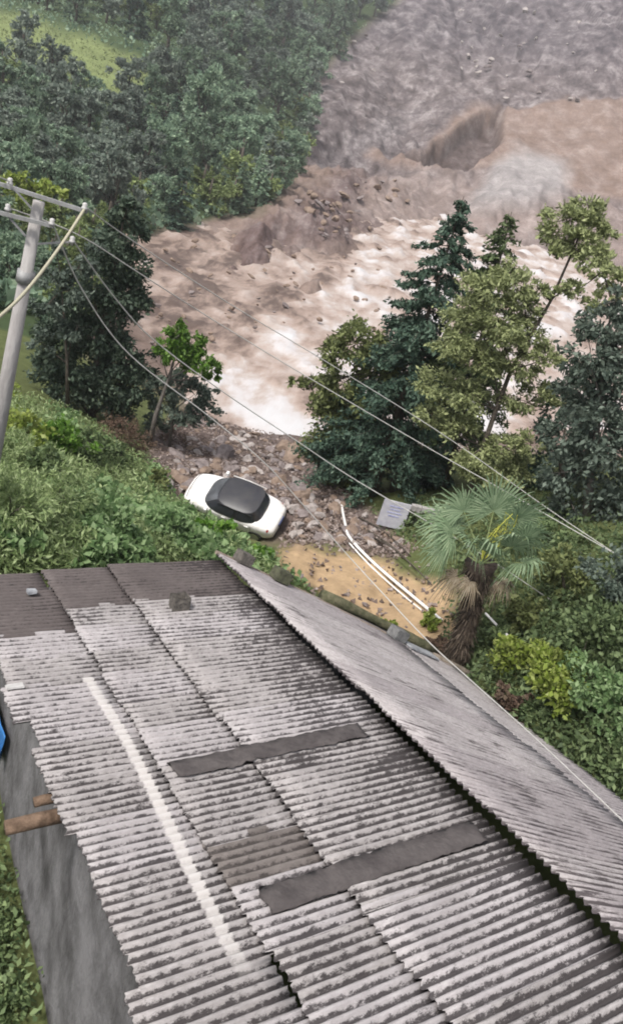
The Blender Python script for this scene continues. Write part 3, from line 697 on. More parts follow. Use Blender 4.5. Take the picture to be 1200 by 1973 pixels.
for s in (-1, 1):
    mr_ = MB().box((.80, s*.95, .98), .14, .16, .11, None, .8); cpart('mirror', mr_.mesh('mirror'), M_PAINT, False)
    MB_ = MB().tube([(.42, s*.70, 1.345), (-.27, s*.722, 1.37), (-.98, s*.70, 1.345)], .02, 6); cpart('roof_rail', MB_.mesh('roof_rail'), M_PAINT if (s*yt_)@car_side > 0 else M_BLACK)
    for xs_, ht in ((.78, .86), (-.12, .9), (-1.02, .88)):
        cpart('door_seam', MB().tube([(xs_, s*.845, .26), (xs_, s*.872, .45), (xs_, s*.870, .70), (xs_, s*.845, ht)], .007, 5).mesh('door_seam'), M_TRIM)
    for xx in (.1, -.85):
        hd = MB().box((xx, s*.872, .78), .16, .03, .03); cpart('door_handle', hd.mesh('door_handle'), M_PAINT, False)
    V, Fc = dome([(1.90, s*.40, .60), (1.62, s*.72, .66), (1.60, s*.70, .77), (1.86, s*.40, .70)], 4, 3, .05, (.8, s*.3, .3)); cpart('headlight', pyd('headlight', V, Fc), M_LAMP)
    V, Fc = dome([(-1.90, s*.45, .66), (-1.66, s*.76, .68), (-1.62, s*.74, .84), (-1.84, s*.45, .80)], 4, 3, .05, (-.8, s*.3, .3)); cpart('tail_light', pyd('tail_light', V, Fc), M_TAIL)
    for xw in (1.25, -1.2):
        wv = MB(); R_w = .29
        prof = [(0, .20), (-.0, .26), (.02, .285), (.06, .29), (.14, .29), (.18, .285), (.20, .26), (.20, .20)]
        V = []; Fc = []; nseg = 22
        for q in range(nseg):
            a = 2*math.pi*q/nseg
            for o_, r_ in prof: V.append((xw+r_*math.cos(a), s*(.67+o_), .29+r_*math.sin(a)))
        m_ = len(prof)
        for q in range(nseg):
            for j in range(m_): Fc.append((q*m_+j, q*m_+(j+1) % m_, ((q+1) % nseg)*m_+(j+1) % m_, ((q+1) % nseg)*m_+j))
        wheel = cpart('wheel', pyd('wheel', V, Fc), M_TYRE)
        rm = MB(); rm.tube([(xw, s*.84, .29), (xw, s*.862, .29)], [.205, .19], 16)
        cpart('rim', rm.mesh('rim'), M_RIM, False, wheel)
cpart('bonnet_seam', MB().tube([(1.78, -.62, .80), (1.84, -.3, .79), (1.85, 0, .79), (1.84, .3, .79), (1.78, .62, .80)], .008, 5).mesh('bonnet_seam'), M_TRIM)
bpn = MB().box((-1.885, 0, .45), .1, 1.15, .12, None, .9); cpart('bumper', bpn.mesh('bumper'), M_TRIM, False)
gl = MB().box((1.955, 0, .52), .06, .8, .1); cpart('grille', gl.mesh('grille'), M_TRIM, False)
pl = MB().box((-1.93, 0, .68), .03, .44, .12); cpart('number_plate', pl.mesh('number_plate'), mat('plate blue', (.04, .06, .16), .5), False)
# mud caught along the side
# ------------------------------------------------------------------ foliage generators
def unit(v): return v/(np.linalg.norm(v, axis=-1, keepdims=True)+1e-9)
def leaves(C, size, out=None, flat=0., asp=.5, droop=0., rng=RNG):
    """rhombic leaves at points C; out = preferred outward direction"""
    N = len(C); a = rng.normal(size=(N, 3))
    if out is not None: a = unit(a)*.8+out*.9
    a[:, 2] -= droop; a = unit(a)
    b = rng.normal(size=(N, 3)); b[:, 2] *= (1-flat); b = unit(np.cross(a, np.cross(b, a)))
    if flat > 0:
        up_ = np.tile([0, 0, 1.], (N, 1)); bb_ = unit(np.cross(a, up_)); b = unit(b*(1-flat)+bb_*flat)
    s = size*rng.uniform(.38, 1.6, (N, 1)); L_ = a*s; W_ = b*s*asp*.5
    nrm = np.cross(a, b)*s*.12
    return np.stack([C-L_*.5, C+W_+nrm, C+L_*.5, C-W_+nrm], 1)
def blob(c, r, n, rng=RNG, shell=.55):
    """points in an ellipsoid, denser towards its surface, broken into sub-clumps"""
    k = max(4, min(26, int(n/55))); cc = unit(rng.normal(size=(k, 3)))*rng.uniform(shell, 1., (k, 1))
    p = cc[rng.integers(0, k, n)] + rng.normal(0, .17, (n, 3)); out = unit(p+1e-6)
    return np.asarray(c)+p*np.asarray(r), out
def limb(p0, p1, r0_, r1_, mb, n=6, bend=.06, seg=5, rng=RNG):
    p0 = np.asarray(p0, float); p1 = np.asarray(p1, float); L_ = np.linalg.norm(p1-p0); off = rng.normal(0, bend*L_, 3)
    pts = [p0+(p1-p0)*t+off*math.sin(math.pi*t) for t in np.linspace(0, 1, seg)]
    mb.tube(pts, list(np.linspace(r0_, r1_, seg)), n)
M_BARK = mat('bark', (.045, .036, .028), .95, (.10, .085, .07), 6, .6, 14)
M_BARKG = mat('grey bark', (.09, .08, .07), .95, (.17, .155, .14), 6, .6, 14)
G_DARK = leafmat('dark blue green needles', [(.022, .044, .033), (.05, .086, .06), (.095, .142, .10)], .6, .18, .15)
G_OLIVE = leafmat('olive foliage', [(.065, .082, .03), (.135, .16, .06), (.225, .255, .105)], .6, .3, .12)
G_YEL = leafmat('yellow olive feathery foliage', [(.12, .142, .065), (.25, .285, .13), (.40, .44, .22)], .6, .35, .1)
G_MID = leafmat('mid green foliage', [(.05, .078, .034), (.11, .155, .066), (.185, .24, .11)], .6, .25, .2)
G_GREY = leafmat('grey green foliage', [(.048, .07, .055), (.115, .15, .118), (.21, .255, .205)], .6, .3, .2)
G_BRIGHT = leafmat('bright leaves', [(.05, .12, .015), (.10, .20, .03), (.18, .30, .06)], .5, .35, .15)
G_LIME = leafmat('yellow green leaves', [(.14, .20, .03), (.24, .30, .06), (.33, .38, .12)], .5, .4, .12)
G_LEFT = leafmat('dark grey green leaves', [(.028, .046, .032), (.06, .088, .06), (.11, .145, .10)], .6, .25, .1)
G_DRY = leafmat('dry reddish twigs', [(.06, .04, .03), (.12, .075, .055), (.17, .13, .09)], .8, .2, .2)

def hero(name, label, cat, foot, axis, blobs, gm, bark, dist, trunk_r, leaf, dens, group=None, flat=0., branch=True, asp=.5, droop=.2, twig=True):
    """tree from picture survey: foot and trunk points and leaf masses (px, py, r px, depth offset m), all at ground distance dist"""
    f = onground(*foot); rh = math.hypot(f[0], f[1]) if dist is None else dist
    F0 = atR(foot[0], foot[1], rh); F0 = np.array([F0[0], F0[1], hz(F0[0], F0[1])-.1])
    t = empty(name, F0, label, cat, group)
    pts = [F0]+[atR(x, y, rh+(o[0] if o else 0)) for x, y, *o in axis]
    mb = MB(); n = len(pts); mb.tube(pts, [trunk_r*(1-.85*i/(n-1))+.012 for i in range(n)], 9)
    Q = []
    T_ = np.array(pts)
    for x, y, rp, *o in blobs:
        dep = o[0] if o else RNG.uniform(-.5, .5)
        c_ = atR(x, y, rh+dep); R0 = rp*np.linalg.norm(c_)/F
        rr_ = np.array([R0*RNG.uniform(.9, 1.1), R0*RNG.uniform(.9, 1.15), R0*(.62 if flat else .85)])
        nL = int(dens*5.5*R0*R0/(leaf*leaf))
        C_, out = blob(c_, rr_, nL); Q.append(leaves(C_, leaf, out, flat, asp, droop))
        if branch:
            k = np.argmin(np.linalg.norm(T_-(c_-[0, 0, R0*.9]), axis=1)); st_ = T_[k]
            limb(st_, c_, trunk_r*.35*(1-.6*k/n)+.012, .012, mb, 5)
            for _ in range(3): limb(c_, c_+unit(RNG.normal(size=3))*R0*.8, .014, .005, mb, 4, .1, 3)
    mb.build('trunk', bark, t, True)
    link('crown', quadmesh('crown', np.concatenate(Q)), gm, t)
    return t
def conifer_pts(base, top, rad0, n, rng, start=.12, levels=26, size=.16):
    """drooping whorls of sprays; returns leaf quads"""
    base = np.asarray(base, float); top = np.asarray(top, float); ax = top-base; Q = []; br = []
    for i in range(levels):
        t = start+(1-start)*(i/levels)**.9; p = base+ax*t
        Lb = rad0*(1-t)**.75*rng.uniform(.75, 1.15)+.12; nb = max(4, int(7*(1-t*.5)))
        for j in range(nb):
            a = rng.uniform(0, 2*math.pi); L_ = Lb*rng.uniform(.6, 1.12); d = np.array([math.cos(a), math.sin(a), rng.uniform(-.35, .05)])
            e = p+d*L_; br.append((p, e))
            m_ = max(8, int(n*L_)); s = rng.uniform(.15, 1.02, m_)**.75
            C_ = p+np.outer(s, d*L_)+rng.normal(0, .07+.10*L_*.35, (m_, 3))*np.array([1, 1, .6]); C_[:, 2] -= .12*L_*s*s
            Q.append(leaves(C_, size, np.tile(d, (m_, 1))*.8, .35, .42, .25, rng))
    return np.concatenate(Q), br
def conifer(name, label, foot, apex, radius, gm, leaf, dens, dist=None, start=.15, levels=26, trunk_r=.16, group=None):
    f = onground(*foot); rh = math.hypot(f[0], f[1]) if dist is None else dist
    F0 = atR(foot[0], foot[1], rh); F0[2] = hz(F0[0], F0[1])-.1; T0 = atR(apex[0], apex[1], rh)
    t = empty(name, F0, label, 'tree', group); Q, br = conifer_pts(F0, T0, radius, dens, RNG, start, levels, leaf)
    mb = MB(); mb.tube([F0, F0+(T0-F0)*.5, T0], [trunk_r, trunk_r*.6, .015], 9)
    for p, e in br[::2]: mb.tube([p, e], [.022, .006], 4, False)
    mb.build('trunk', M_BARK, t, True); link('crown', quadmesh('crown', Q), gm, t); return t

# ------------------------------------------------------------------ trees right of the yard
conifer('conifer_tree', 'tallest dark blue-green conifer among the trees right of the car', (712, 972), (893, 378), 3.9, G_DARK, .20, 100, 33.5, .10, 46, .2)
conifer('conifer_tree', 'slender mid-green conifer tip between the dark conifer and the olive pine', (860, 930), (985, 408), 2.6, G_MID, .19, 90, 33.5, .25, 34, .15)
hero('broadleaf_tree', 'low olive-green bushy tree at the water edge, left of the dark conifer', 'tree', (690, 965),
     [(705, 900), (700, 820), (690, 720)], [(690, 660, 48), (640, 680, 34), (730, 690, 45), (660, 740, 55), (720, 770, 52), (640, 800, 46), (690, 830, 52), (620, 860, 42), (670, 890, 48), (750, 720, 40), (600, 745, 26), (570, 735, 16), (640, 920, 34)], G_OLIVE, M_BARK, 34.5, .15, .2, 10)
hero('broadleaf_tree', 'very dark leafy tree with two bare stems beside the small signboard', 'tree', (745, 975),
     [(762, 900), (775, 800), (790, 700)], [(770, 690, 48, 1), (800, 640, 44, 1), (760, 760, 52, .6), (720, 850, 48, .6), (760, 840, 40, 1), (810, 760, 48, 1), (700, 930, 30, 0), (800, 850, 36, 1.2), (830, 900, 40, 1), (850, 945, 30, .5)], G_DARK, M_BARK, 34, .14, .2, 9)
hero('pine_tree', 'tall feathery yellow-green pine with a bare bent trunk, its tip reaching highest at right', 'tree', (905, 960),
     [(930, 860), (955, 790), (985, 710), (1020, 650), (1060, 580), (1100, 490), (1130, 420)],
     [(1135, 410, 40), (1095, 420, 42), (1160, 440, 34), (1075, 450, 36), (1120, 470, 40), (1150, 490, 28), (1065, 490, 26), (1040, 560, 28), (1090, 560, 22),
      (985, 540, 46), (940, 560, 50), (1010, 580, 44), (900, 600, 52), (960, 620, 56), (1020, 640, 46), (1050, 690, 38), (870, 660, 50), (930, 690, 50), (1000, 700, 40),
      (850, 740, 50), (900, 760, 46), (830, 800, 40), (1000, 770, 40), (1040, 760, 36), (880, 820, 46), (970, 860, 40), (1010, 850, 36), (900, 890, 44), (960, 920, 42), (1000, 900, 32)], G_YEL, M_BARK, 29.5, .10, .16, 7.5, None, .55, True, .42, .1)
hero('broadleaf_tree', 'dusky blue-green leafy tree at the right edge above the fan palm', 'tree', (1130, 1000),
     [(1140, 900), (1155, 780), (1170, 640)], [(1185, 580, 30), (1160, 630, 44), (1200, 660, 50), (1130, 690, 46), (1180, 730, 56), (1120, 770, 50), (1220, 780, 60), (1160, 820, 56), (1090, 840, 44), (1200, 880, 60), (1130, 900, 52), (1080, 910, 40), (1180, 960, 56), (1100, 970, 44), (1230, 960, 50)], G_GREY, M_BARKG, 27.5, .16, .18, 8)
hero('broadleaf_tree', 'dark tree behind the palm fan, between pine and dusky tree', 'tree', (1075, 985),
     [(1080, 900), (1090, 800)], [(1085, 780, 40, 1), (1070, 840, 40, 1), (1100, 720, 34, 1.2), (1060, 900, 46, 1), (1040, 960, 40, .5), (1130, 640, 26, 1.5)], G_DARK, M_BARK, 31, .12, .19, 7)  # crown takes the dark blue-green leaf colour
hero('broadleaf_tree', 'pale feathery young tree at the far right edge beside the flood', 'tree', (1215, 960),
     [(1215, 800), (1195, 640), (1160, 520)], [(1130, 500, 34), (1165, 530, 36), (1110, 560, 28), (1190, 560, 34), (1150, 590, 34)], G_YEL, M_BARK, 33, .1, .19, 5, None, .5)
# ------------------------------------------------------------------ trees on the left bank
hero('broadleaf_tree', 'large dark leaning tree beside the utility pole', 'tree', (176, 812),
     [(182, 740), (196, 640), (215, 540), (240, 420)], [(245, 400, 26), (235, 440, 36), (265, 450, 24), (215, 490, 42), (255, 510, 36), (190, 550, 46), (235, 570, 46), (265, 590, 30), (140, 600, 36), (200, 640, 52), (120, 660, 48), (160, 700, 56), (230, 690, 48), (100, 710, 40), (200, 750, 48), (255, 740, 38), (130, 760, 42), (280, 700, 28), (240, 790, 34), (90, 640, 26)], G_LEFT, M_BARK, 37, .2, .2, 11)
hero('broadleaf_tree', 'greyish leafy tree growing into the left side of the dark leaning tree', 'tree', (130, 800),
     [(130, 700), (120, 560)], [(105, 540, 30), (140, 560, 30), (90, 590, 28), (150, 630, 30), (80, 660, 26), (180, 470, 22), (160, 510, 26), (110, 490, 22)], G_GREY, M_BARK, 35.5, .1, .2, 7)
hero('broadleaf_tree', 'small tree with a bright green top in front of the flood', 'tree', (285, 875),
     [(300, 800), (325, 730), (345, 660)], [(345, 645, 26), (330, 670, 28), (370, 660, 24), (385, 700, 28), (355, 690, 30), (410, 715, 20), (315, 690, 18)], G_BRIGHT, M_BARKG, 36, .13, .19, 12)
hero('broadleaf_tree', 'grey-green straggly shrub tree under the bright green treetop', 'tree', (330, 850),
     [(335, 790), (345, 730)], [(340, 740, 36), (375, 760, 32), (310, 770, 32), (395, 790, 26), (350, 800, 34), (300, 820, 26), (290, 740, 26), (380, 730, 22), (405, 755, 18)], G_GREY, M_BARKG, 37.5, .08, .19, 7)
hero('broadleaf_tree', 'pale yellow-green treetop behind the crossarm of the utility pole', 'tree', (60, 520),
     [(62, 440), (66, 370)], [(50, 345, 26), (85, 352, 26), (30, 375, 22), (110, 372, 20), (70, 385, 22), (20, 345, 16)], G_LIME, M_BARK, 72, .16, .4, 6)

# ------------------------------------------------------------------ forest across the river
def proto_round(seed, gmat, kind):
    rng = np.random.default_rng(seed); Q = []; mb = MB(); mb.tube([(0, 0, -1.5), (0, 0, 2.5), (.2, .1, 5)], [.28, .22, .1], 7)
    nb = 11 if kind == 'round' else 8
    for i in range(nb):
        a = rng.uniform(0, 6.28); q = rng.uniform(0, 2.1); z = rng.uniform(2.6, 6.4) if kind == 'round' else rng.uniform(1.6, 3.8)
        c_ = np.array([math.cos(a)*q, math.sin(a)*q, z]); R0 = rng.uniform(1.0, 1.7)
        C_, out = blob(c_, (R0, R0, R0*.8), 300, rng); Q.append(leaves(C_, .38, out, .2, .6, .1, rng)); limb((0, 0, 2), c_, .1, .03, mb, 5, .05, 4, rng)
    a = mb.mesh('trunk', True); a.materials.append(M_BARK); b = quadmesh('crown', np.concatenate(Q)); b.materials.append(gmat); return a, b
def proto_cone(seed, gmat, rad_, hgt):
    rng = np.random.default_rng(seed); Q, br = conifer_pts((0, 0, 0), (0, 0, hgt), rad_, 22, rng, .06, 20, .42)
    mb = MB(); mb.tube([(0, 0, -1.5), (0, 0, hgt)], [.2, .03], 6); a = mb.mesh('trunk'); a.materials.append(M_BARK); b = quadmesh('crown', Q); b.materials.append(gmat); return a, b
G_F1 = leafmat('forest green', [(.08, .13, .088), (.17, .245, .165), (.29, .37, .255)], .6, .42, .35)
G_F2 = leafmat('forest grey green', [(.085, .12, .098), (.18, .22, .18), (.29, .335, .275)], .6, .4, .3)
G_F3 = leafmat('forest fresh green', [(.085, .115, .042), (.165, .21, .08), (.25, .31, .125)], .6, .35, .25)
KINDS = {
    'green': ([proto_round(s, G_F1, 'round') for s in (1, 2, 3)], 'broadleaf_tree', 'mid-green round-crowned tree in the forest across the flood', 'green forest trees across the flood'),
    'grey': ([proto_round(s, G_F2, 'round') for s in (4, 5, 6)], 'broadleaf_tree', 'dull grey-green round-crowned tree in the forest across the flood', 'grey-green forest trees across the flood'),
    'fresh': ([proto_round(s, G_F3, 'low') for s in (7, 8)], 'broadleaf_tree', 'lighter yellow-green low tree in the forest across the flood', 'yellow-green forest trees across the flood'),
    'cone': ([proto_cone(9, G_DARK, 1.9, 9.5), proto_cone(10, G_F1, 2.2, 9)], 'conifer_tree', 'pointed dark conifer in the forest across the flood', 'dark conifers across the flood')}
def forest_tree(kind, P, s, k, label=None, group=True):
    var, nm, lab, grp = KINDS[kind]; a, b = var[k % len(var)]
    t = empty(nm, P, label or lab, 'tree', grp if group else None); t.rotation_euler = (RNG.uniform(-.06, .06), RNG.uniform(-.06, .06), RNG.uniform(0, 6.28)); t.scale = (s*RNG.uniform(.88, 1.12), s*RNG.uniform(.88, 1.12), s*RNG.uniform(.85, 1.15))
    for n_m, me in (('trunk', a), ('crown', b)):
        o = bpy.data.objects.new(n_m, me); COL.objects.link(o); o.parent = t
    return t
# individual conifers at the foot of the forest
for (x, y, s, lab) in ((338, 438, .95, 'dark blunt conifer at the water edge, leftmost at the forest foot'), (455, 405, .95, 'dark green conifer at the forest foot, middle of the shore row'), (492, 392, 1.0, 'conifer at the right end of the forest foot shore row')):
    P0 = onground(x, y); t = forest_tree('cone', P0-[0, 0, .4], s, 0 if x < 400 else 1, lab, False); t.scale = (s*1.5, s*1.5, s*.95)
placed = []; tries = 0; cnt = 0
rr_ = random.Random(21)
NC = 26000; ca = np.radians(RNG.uniform(-33, 4, NC)); crr = np.exp(RNG.uniform(math.log(58), math.log(470), NC)); cxx, cyy = crr*np.sin(ca), crr*np.cos(ca); czz = height(cxx, cyy)
cqx, cqy = projA(np.stack([cxx, cyy, czz], -1)); cfd = polydist(cqx, cqy, FOREST); cmd = polydist(cqx, cqy+10, MEADOW)
cok = np.where((czz > -21.9) & (cqx > -70) & (cqx < 800) & (cqy > -90) & (cqy < 690) & (cfd > 6) & (cmd < -14) & ~((polydist(cqx, cqy-34, MEADOW) > 2)))[0]
for ci in cok:
    if cnt >= 292: break
    x, y, pz, qx, qy, r_ = float(cxx[ci]), float(cyy[ci]), float(czz[ci]), float(cqx[ci]), float(cqy[ci]), float(crr[ci])
    sc_ = 1.35*max(.5, min(1.75, (r_/150)**.62))*rr_.uniform(.7, 1.25)
    if any((x-p[0])**2+(y-p[1])**2 < (2.5*(sc_+p[2]))**2 for p in placed): continue
    placed.append((x, y, sc_)); cnt += 1
    nz_ = mnoise.noise(Vector((x*.018, y*.018, 3)))+rr_.uniform(-.35, .35)
    near_shore = cfd[ci] < 70 and qy > 230
    kind = 'fresh' if (near_shore and rr_.random() < .55) or (qy < 200 and qx < 330 and rr_.random() < .25) else ('grey' if nz_ > .12 else ('cone' if rr_.random() < (.3 if r_ > 300 else .07) else 'green'))
    if qx < 290 and qy > 440: kind = 'fresh' if rr_.random() < .8 else 'green'
    forest_tree(kind, (x, y, pz-.5), sc_, cnt)
print('forest trees', cnt, tries)
# undergrowth between the forest trees
N = 16000; a = np.radians(RNG.uniform(-36, 6, N*3)); r_ = np.exp(RNG.uniform(math.log(56), math.log(480), N*3)); x, y = r_*np.sin(a), r_*np.cos(a); z = height(x, y)
qx, qy = projA(np.stack([x, y, z], -1)); ok = (polydist(qx, qy, FOREST) > 2) & (z > -22.1) & (qx > -80) & (qy > -120)
mead = polydist(qx, qy, MEADOW) > 0
ok1 = ok & ~mead; C_ = np.stack([x, y, z], -1)[ok1]; C_[:, 2] += RNG.uniform(0, 1.6, len(C_))
Q = leaves(C_, .9, None, .2, .7, 0); 
o = link('undergrowth', quadmesh('undergrowth', Q), G_F1); tag(o, 'low green undergrowth covering the forest floor across the flood', 'undergrowth', kind='stuff')
C_ = np.stack([x, y, z], -1)[ok & mead]; C_ = np.repeat(C_, 3, 0)+RNG.normal(0, 1.2, (len(C_)*3, 3))*[1, 1, .1]; 
o = link('meadow_grass', quadmesh('meadow_grass', leaves(C_, .7, np.tile([0, 0, .6], (len(C_), 1)), 0, .3, 0)), leafmat('meadow grass', [(.10, .13, .055), (.18, .215, .09), (.27, .30, .14)], .6, .3, 0)); tag(o, 'yellow-green meadow grass in the clearing at the upper left', 'grass', kind='stuff')

# ------------------------------------------------------------------ fan palm
PALM_R = 18.6
pb = atR(868, 1292, PALM_R); PB = np.array([pb[0], pb[1], min(pb[2], hz(pb[0], pb[1]))-.05]); 
ptop = atR(925, 1085, PALM_R)
palm = empty('fan_palm', PB, 'shaggy fan palm with green fans standing beside the roof corner', 'palm tree')
M_FIB = mat('palm fibre', (.028, .021, .017), .95, (.08, .06, .047), 5, .8, 20, stretch=(1, 1, .25))
mb = MB(); pts = []; rds = []
for i in range(15):
    t = i/14; pts.append(PB+(ptop-PB)*t+np.array([.10*math.sin(t*3), 0, 0])); rds.append((.33-.09*math.sin(t*2.2)+(.16 if t > .72 else 0)*(t-.72)*3)+.03*math.sin(i*2.3))
n0 = 18; mb.tube(pts, rds, n0)
mb.V = [tuple(np.array(v)+np.array(mnoise.noise_vector(Vector(v)*5))*.06) for v in mb.V]
trk = mb.build('trunk', M_FIB, palm, True)
# hanging fibre and old leaf bases
Q = []
T_ = np.array(pts)
for _ in range(1900):
    t = RNG.uniform(.05, 1)**.8; k = min(13, int(t*14)); c0 = T_[k]+(T_[k+1]-T_[k])*(t*14-k if k < 13 else .5); a = RNG.uniform(0, 6.28); d = np.array([math.cos(a), math.sin(a), 0]); rr0 = rds[k]*RNG.uniform(.9, 1.12)
    L_ = RNG.uniform(.10, .34); p = c0+d*rr0; e = p+d*RNG.uniform(.0, .16)+np.array([0, 0, -L_*RNG.uniform(.3, 1)]); s = np.cross(d, [0, 0, 1])*RNG.uniform(.008, .024)
    Q.append([p-s, p+s, e+s*.4, e-s*.4])
link('fibre', quadmesh('fibre', Q), leafmat('palm fibre strands', [(.02, .015, .012), (.055, .041, .03), (.12, .096, .075)], .9, .1, 0), trk)
G_PALM = leafmat('palm fan green', [(.10, .155, .085), (.19, .27, .155), (.32, .40, .25)], .45, .35, .12)
G_PALMD = leafmat('dead palm fan', [(.10, .075, .05), (.20, .16, .11), (.30, .26, .2)], .9, .2, .1)
M_PET = mat('palm petiole', (.16, .21, .09), .6, (.26, .30, .14), 4)
def fan(start, hub, nrm, Lf, mt, spread=118, nseg=34, droop=.35, seed=0):
    """one frond: petiole from the crown to the hub, then pleated segments radiating in the plane with normal nrm"""
    rng = np.random.default_rng(seed); start = np.asarray(start); hub = np.asarray(hub); d = hub-start; d = d/np.linalg.norm(d)
    nrm = np.asarray(nrm, float); nrm = nrm-d*(nrm@d); nrm /= np.linalg.norm(nrm); s = np.cross(nrm, d); Q = []
    for i in range(nseg):
        th = rad(-spread+2*spread*i/(nseg-1)); dirv = d*math.cos(th)+s*math.sin(th); side = -d*math.sin(th)+s*math.cos(th)
        L_ = Lf*(1-.28*(abs(th)/rad(spread))**2)*rng.uniform(.80, 1.08); pts = []; cone = .22
        for k in range(6):
            q = k/5; p = hub+dirv*L_*q+nrm*cone*L_*q*(1-.2*q)
            g = droop*L_*max(0, q-.38)**1.5*rng.uniform(.6, 1.6); p = p+np.array([0, 0, -g*1.6]); pts.append(p)
        wmax = L_*2*rad(spread)/nseg*.40
        for k in range(5):
            q0, q1 = k/5, (k+1)/5
            def wd(q): return wmax*(q/.55 if q < .55 else max(.06, (1-q)/.45))*.62+.002
            f = nrm*.35
            for sg in (-1, 1):
                a0 = pts[k]; a1 = pts[k+1]; b0 = pts[k]+sg*side*wd(q0)+f*wd(q0)*.8; b1 = pts[k+1]+sg*side*wd(q1)+f*wd(q1)*.8
                Q.append([a0, a1, b1, b0])
    fr = link('frond', quadmesh('frond', Q), mt, palm)
    mid = (start+hub)/2+np.array([0, 0, .06]); MB().tube([start, mid, hub, hub+d*.08], [.022, .016, .012, .006], 5).build('petiole', M_PET if mt is G_PALM else M_FIB, fr)
    return fr
PT = ptop+np.array([0, 0, .05])
# (px,py) of the hub, depth towards/away, normal in camera terms (right, up, towards camera), size, dead?
FANS = [((950, 985), .25, (.15, .1, 1), 1.15, 0, .12), ((893, 985), .1, (-.6, .7, .45), 1.0, 0, .3), ((872, 1030), -.1, (-.3, .9, .25), 1.0, 0, .4), ((858, 1052), -.4, (-.4, .35, .9), .75, 0, .9), ((995, 1000), .3, (.5, .8, .2), 1.05, 0, .3),
        ((985, 1055), -.5, (.3, .9, .3), 1.05, 0, .55), ((940, 1065), -.6, (.05, .95, .35), 1.0, 0, .7), ((905, 1055), -.5, (-.25, .95, .3), .95, 0, .65), ((1010, 1040), 0, (.6, .8, .1), 1.0, 0, .5),
((1005, 1085), -.2, (.7, .5, .5), .9, 0, .8), ((860, 1010), .3, (-.5, .8, .3), .95, 0, .5),
        ((880, 1110), -.1, (-.8, .3, .6), .6, 1, 1.0), ((965, 1120), -.1, (.8, .3, .6), .55, 1, 1.0), ((905, 1120), -.4, (-.2, .3, .9), .5, 1, 1.0), ((945, 1125), .2, (.3, .3, .5), .5, 1, 1.0)]
for i, (hp, dep, nr_, Lf, dead, dr) in enumerate(FANS):
    hb = atR(hp[0], hp[1], PALM_R+dep); nw_ = rgt*nr_[0]+np.array([0, 0, 1.])*nr_[1]-fwd*nr_[2]
    fan(PT-np.array([0, 0, .25 if dead else RNG.uniform(0, .15)]), hb, nw_, Lf, G_PALMD if dead else G_PALM, 112 if dead else 122, 26 if dead else 36, dr, i)
mb = MB()
for i in range(5):
    e = atR(960+i*9, 1010-i*5+RNG.uniform(-8, 8), PALM_R-.15); limb(PT, e, .02, .008, mb, 5, .08)
    for j in range(5): limb(PT+(e-PT)*(.5+.1*j), PT+(e-PT)*(.5+.1*j)+RNG.normal(0, .10, 3), .008, .004, mb, 4, .05, 3)
mb.build('flower_stalk', mat('yellow flower stalk', (.35, .36, .05), .6, (.5, .5, .1), 8), palm)

# ------------------------------------------------------------------ utility pole
POLE_R = 14.5
M_CONC = mat('pole concrete', (.25, .235, .23), .85, (.37, .355, .345), 3, .5, 12, stretch=(1, 1, .3))
M_GALV = mat('galvanised steel', (.22, .22, .22), .6, (.32, .32, .32), 8, 0, metal=.3)
M_PORC = mat('white porcelain', (.42, .41, .40), .35)
p_top = atR(76, 388, POLE_R); p_low = atR(2, 800, POLE_R); pdir = (p_top-p_low)/np.linalg.norm(p_top-p_low)
zb_ = hz(p_low[0], p_low[1]); foot = p_low - pdir*((p_low[2]-zb_)/pdir[2]+.4)
pole = empty('utility_pole', foot, 'leaning grey concrete utility pole at the left edge', 'utility pole')
Lp = np.linalg.norm(p_top-foot)
MB().tube([foot, foot+pdir*Lp*.5, p_top], [.15, .135, .095], 16).build('shaft', M_CONC, pole, True)
def arm(pa, pb_, th, name='crossarm'):
    A = np.array(pa); B = np.array(pb_); d = (B-A)/np.linalg.norm(B-A); s = np.cross(d, [0, 0, 1]); s /= np.linalg.norm(s); u = np.cross(s, d)
    return MB().box((A+B)/2, np.linalg.norm(B-A), th, th, (d, s, u)).build(name, M_GALV, pole)
c1 = atR(76, 384, POLE_R-.14)
A1, B1 = atR(-60, 335, POLE_R+.25), atR(168, 408, POLE_R-.5); a1 = arm(A1, B1, .058)
A2, B2 = atR(-30, 402, POLE_R+.1), atR(104, 436, POLE_R-.35); a2 = arm(A2, B2, .06)
arm(atR(20, 355, POLE_R-.1), atR(62, 402, POLE_R-.14), .03, 'brace')
arm(atR(15, 415, POLE_R-.05), atR(50, 455, POLE_R-.14), .03, 'brace')
INS = []
for (x, y, dr_, par) in ((164, 398, -.5, a1), (16, 400, .0, a2), (101, 428, -.35, a2), (20, 350, .1, a1), (140, 462, -.25, None)):
    c_ = atR(x, y, POLE_R+dr_); mb = MB(); zz = [-.09, -.05, -.04, -.01, 0, .04, .06]; r2 = [.025, .025, .055, .05, .035, .045, .02]
    mb.tube([c_+[0, 0, z] for z in zz], r2, 12); mb.build('insulator', M_PORC, par or pole, True); INS.append(c_)
arm(atR(72, 470, POLE_R-.1), atR(140, 466, POLE_R-.25), .03, 'bracket')
MB().tube([foot+pdir*Lp*.80, foot+pdir*Lp*.83], .15, 16).build('band', M_GALV, pole, True)
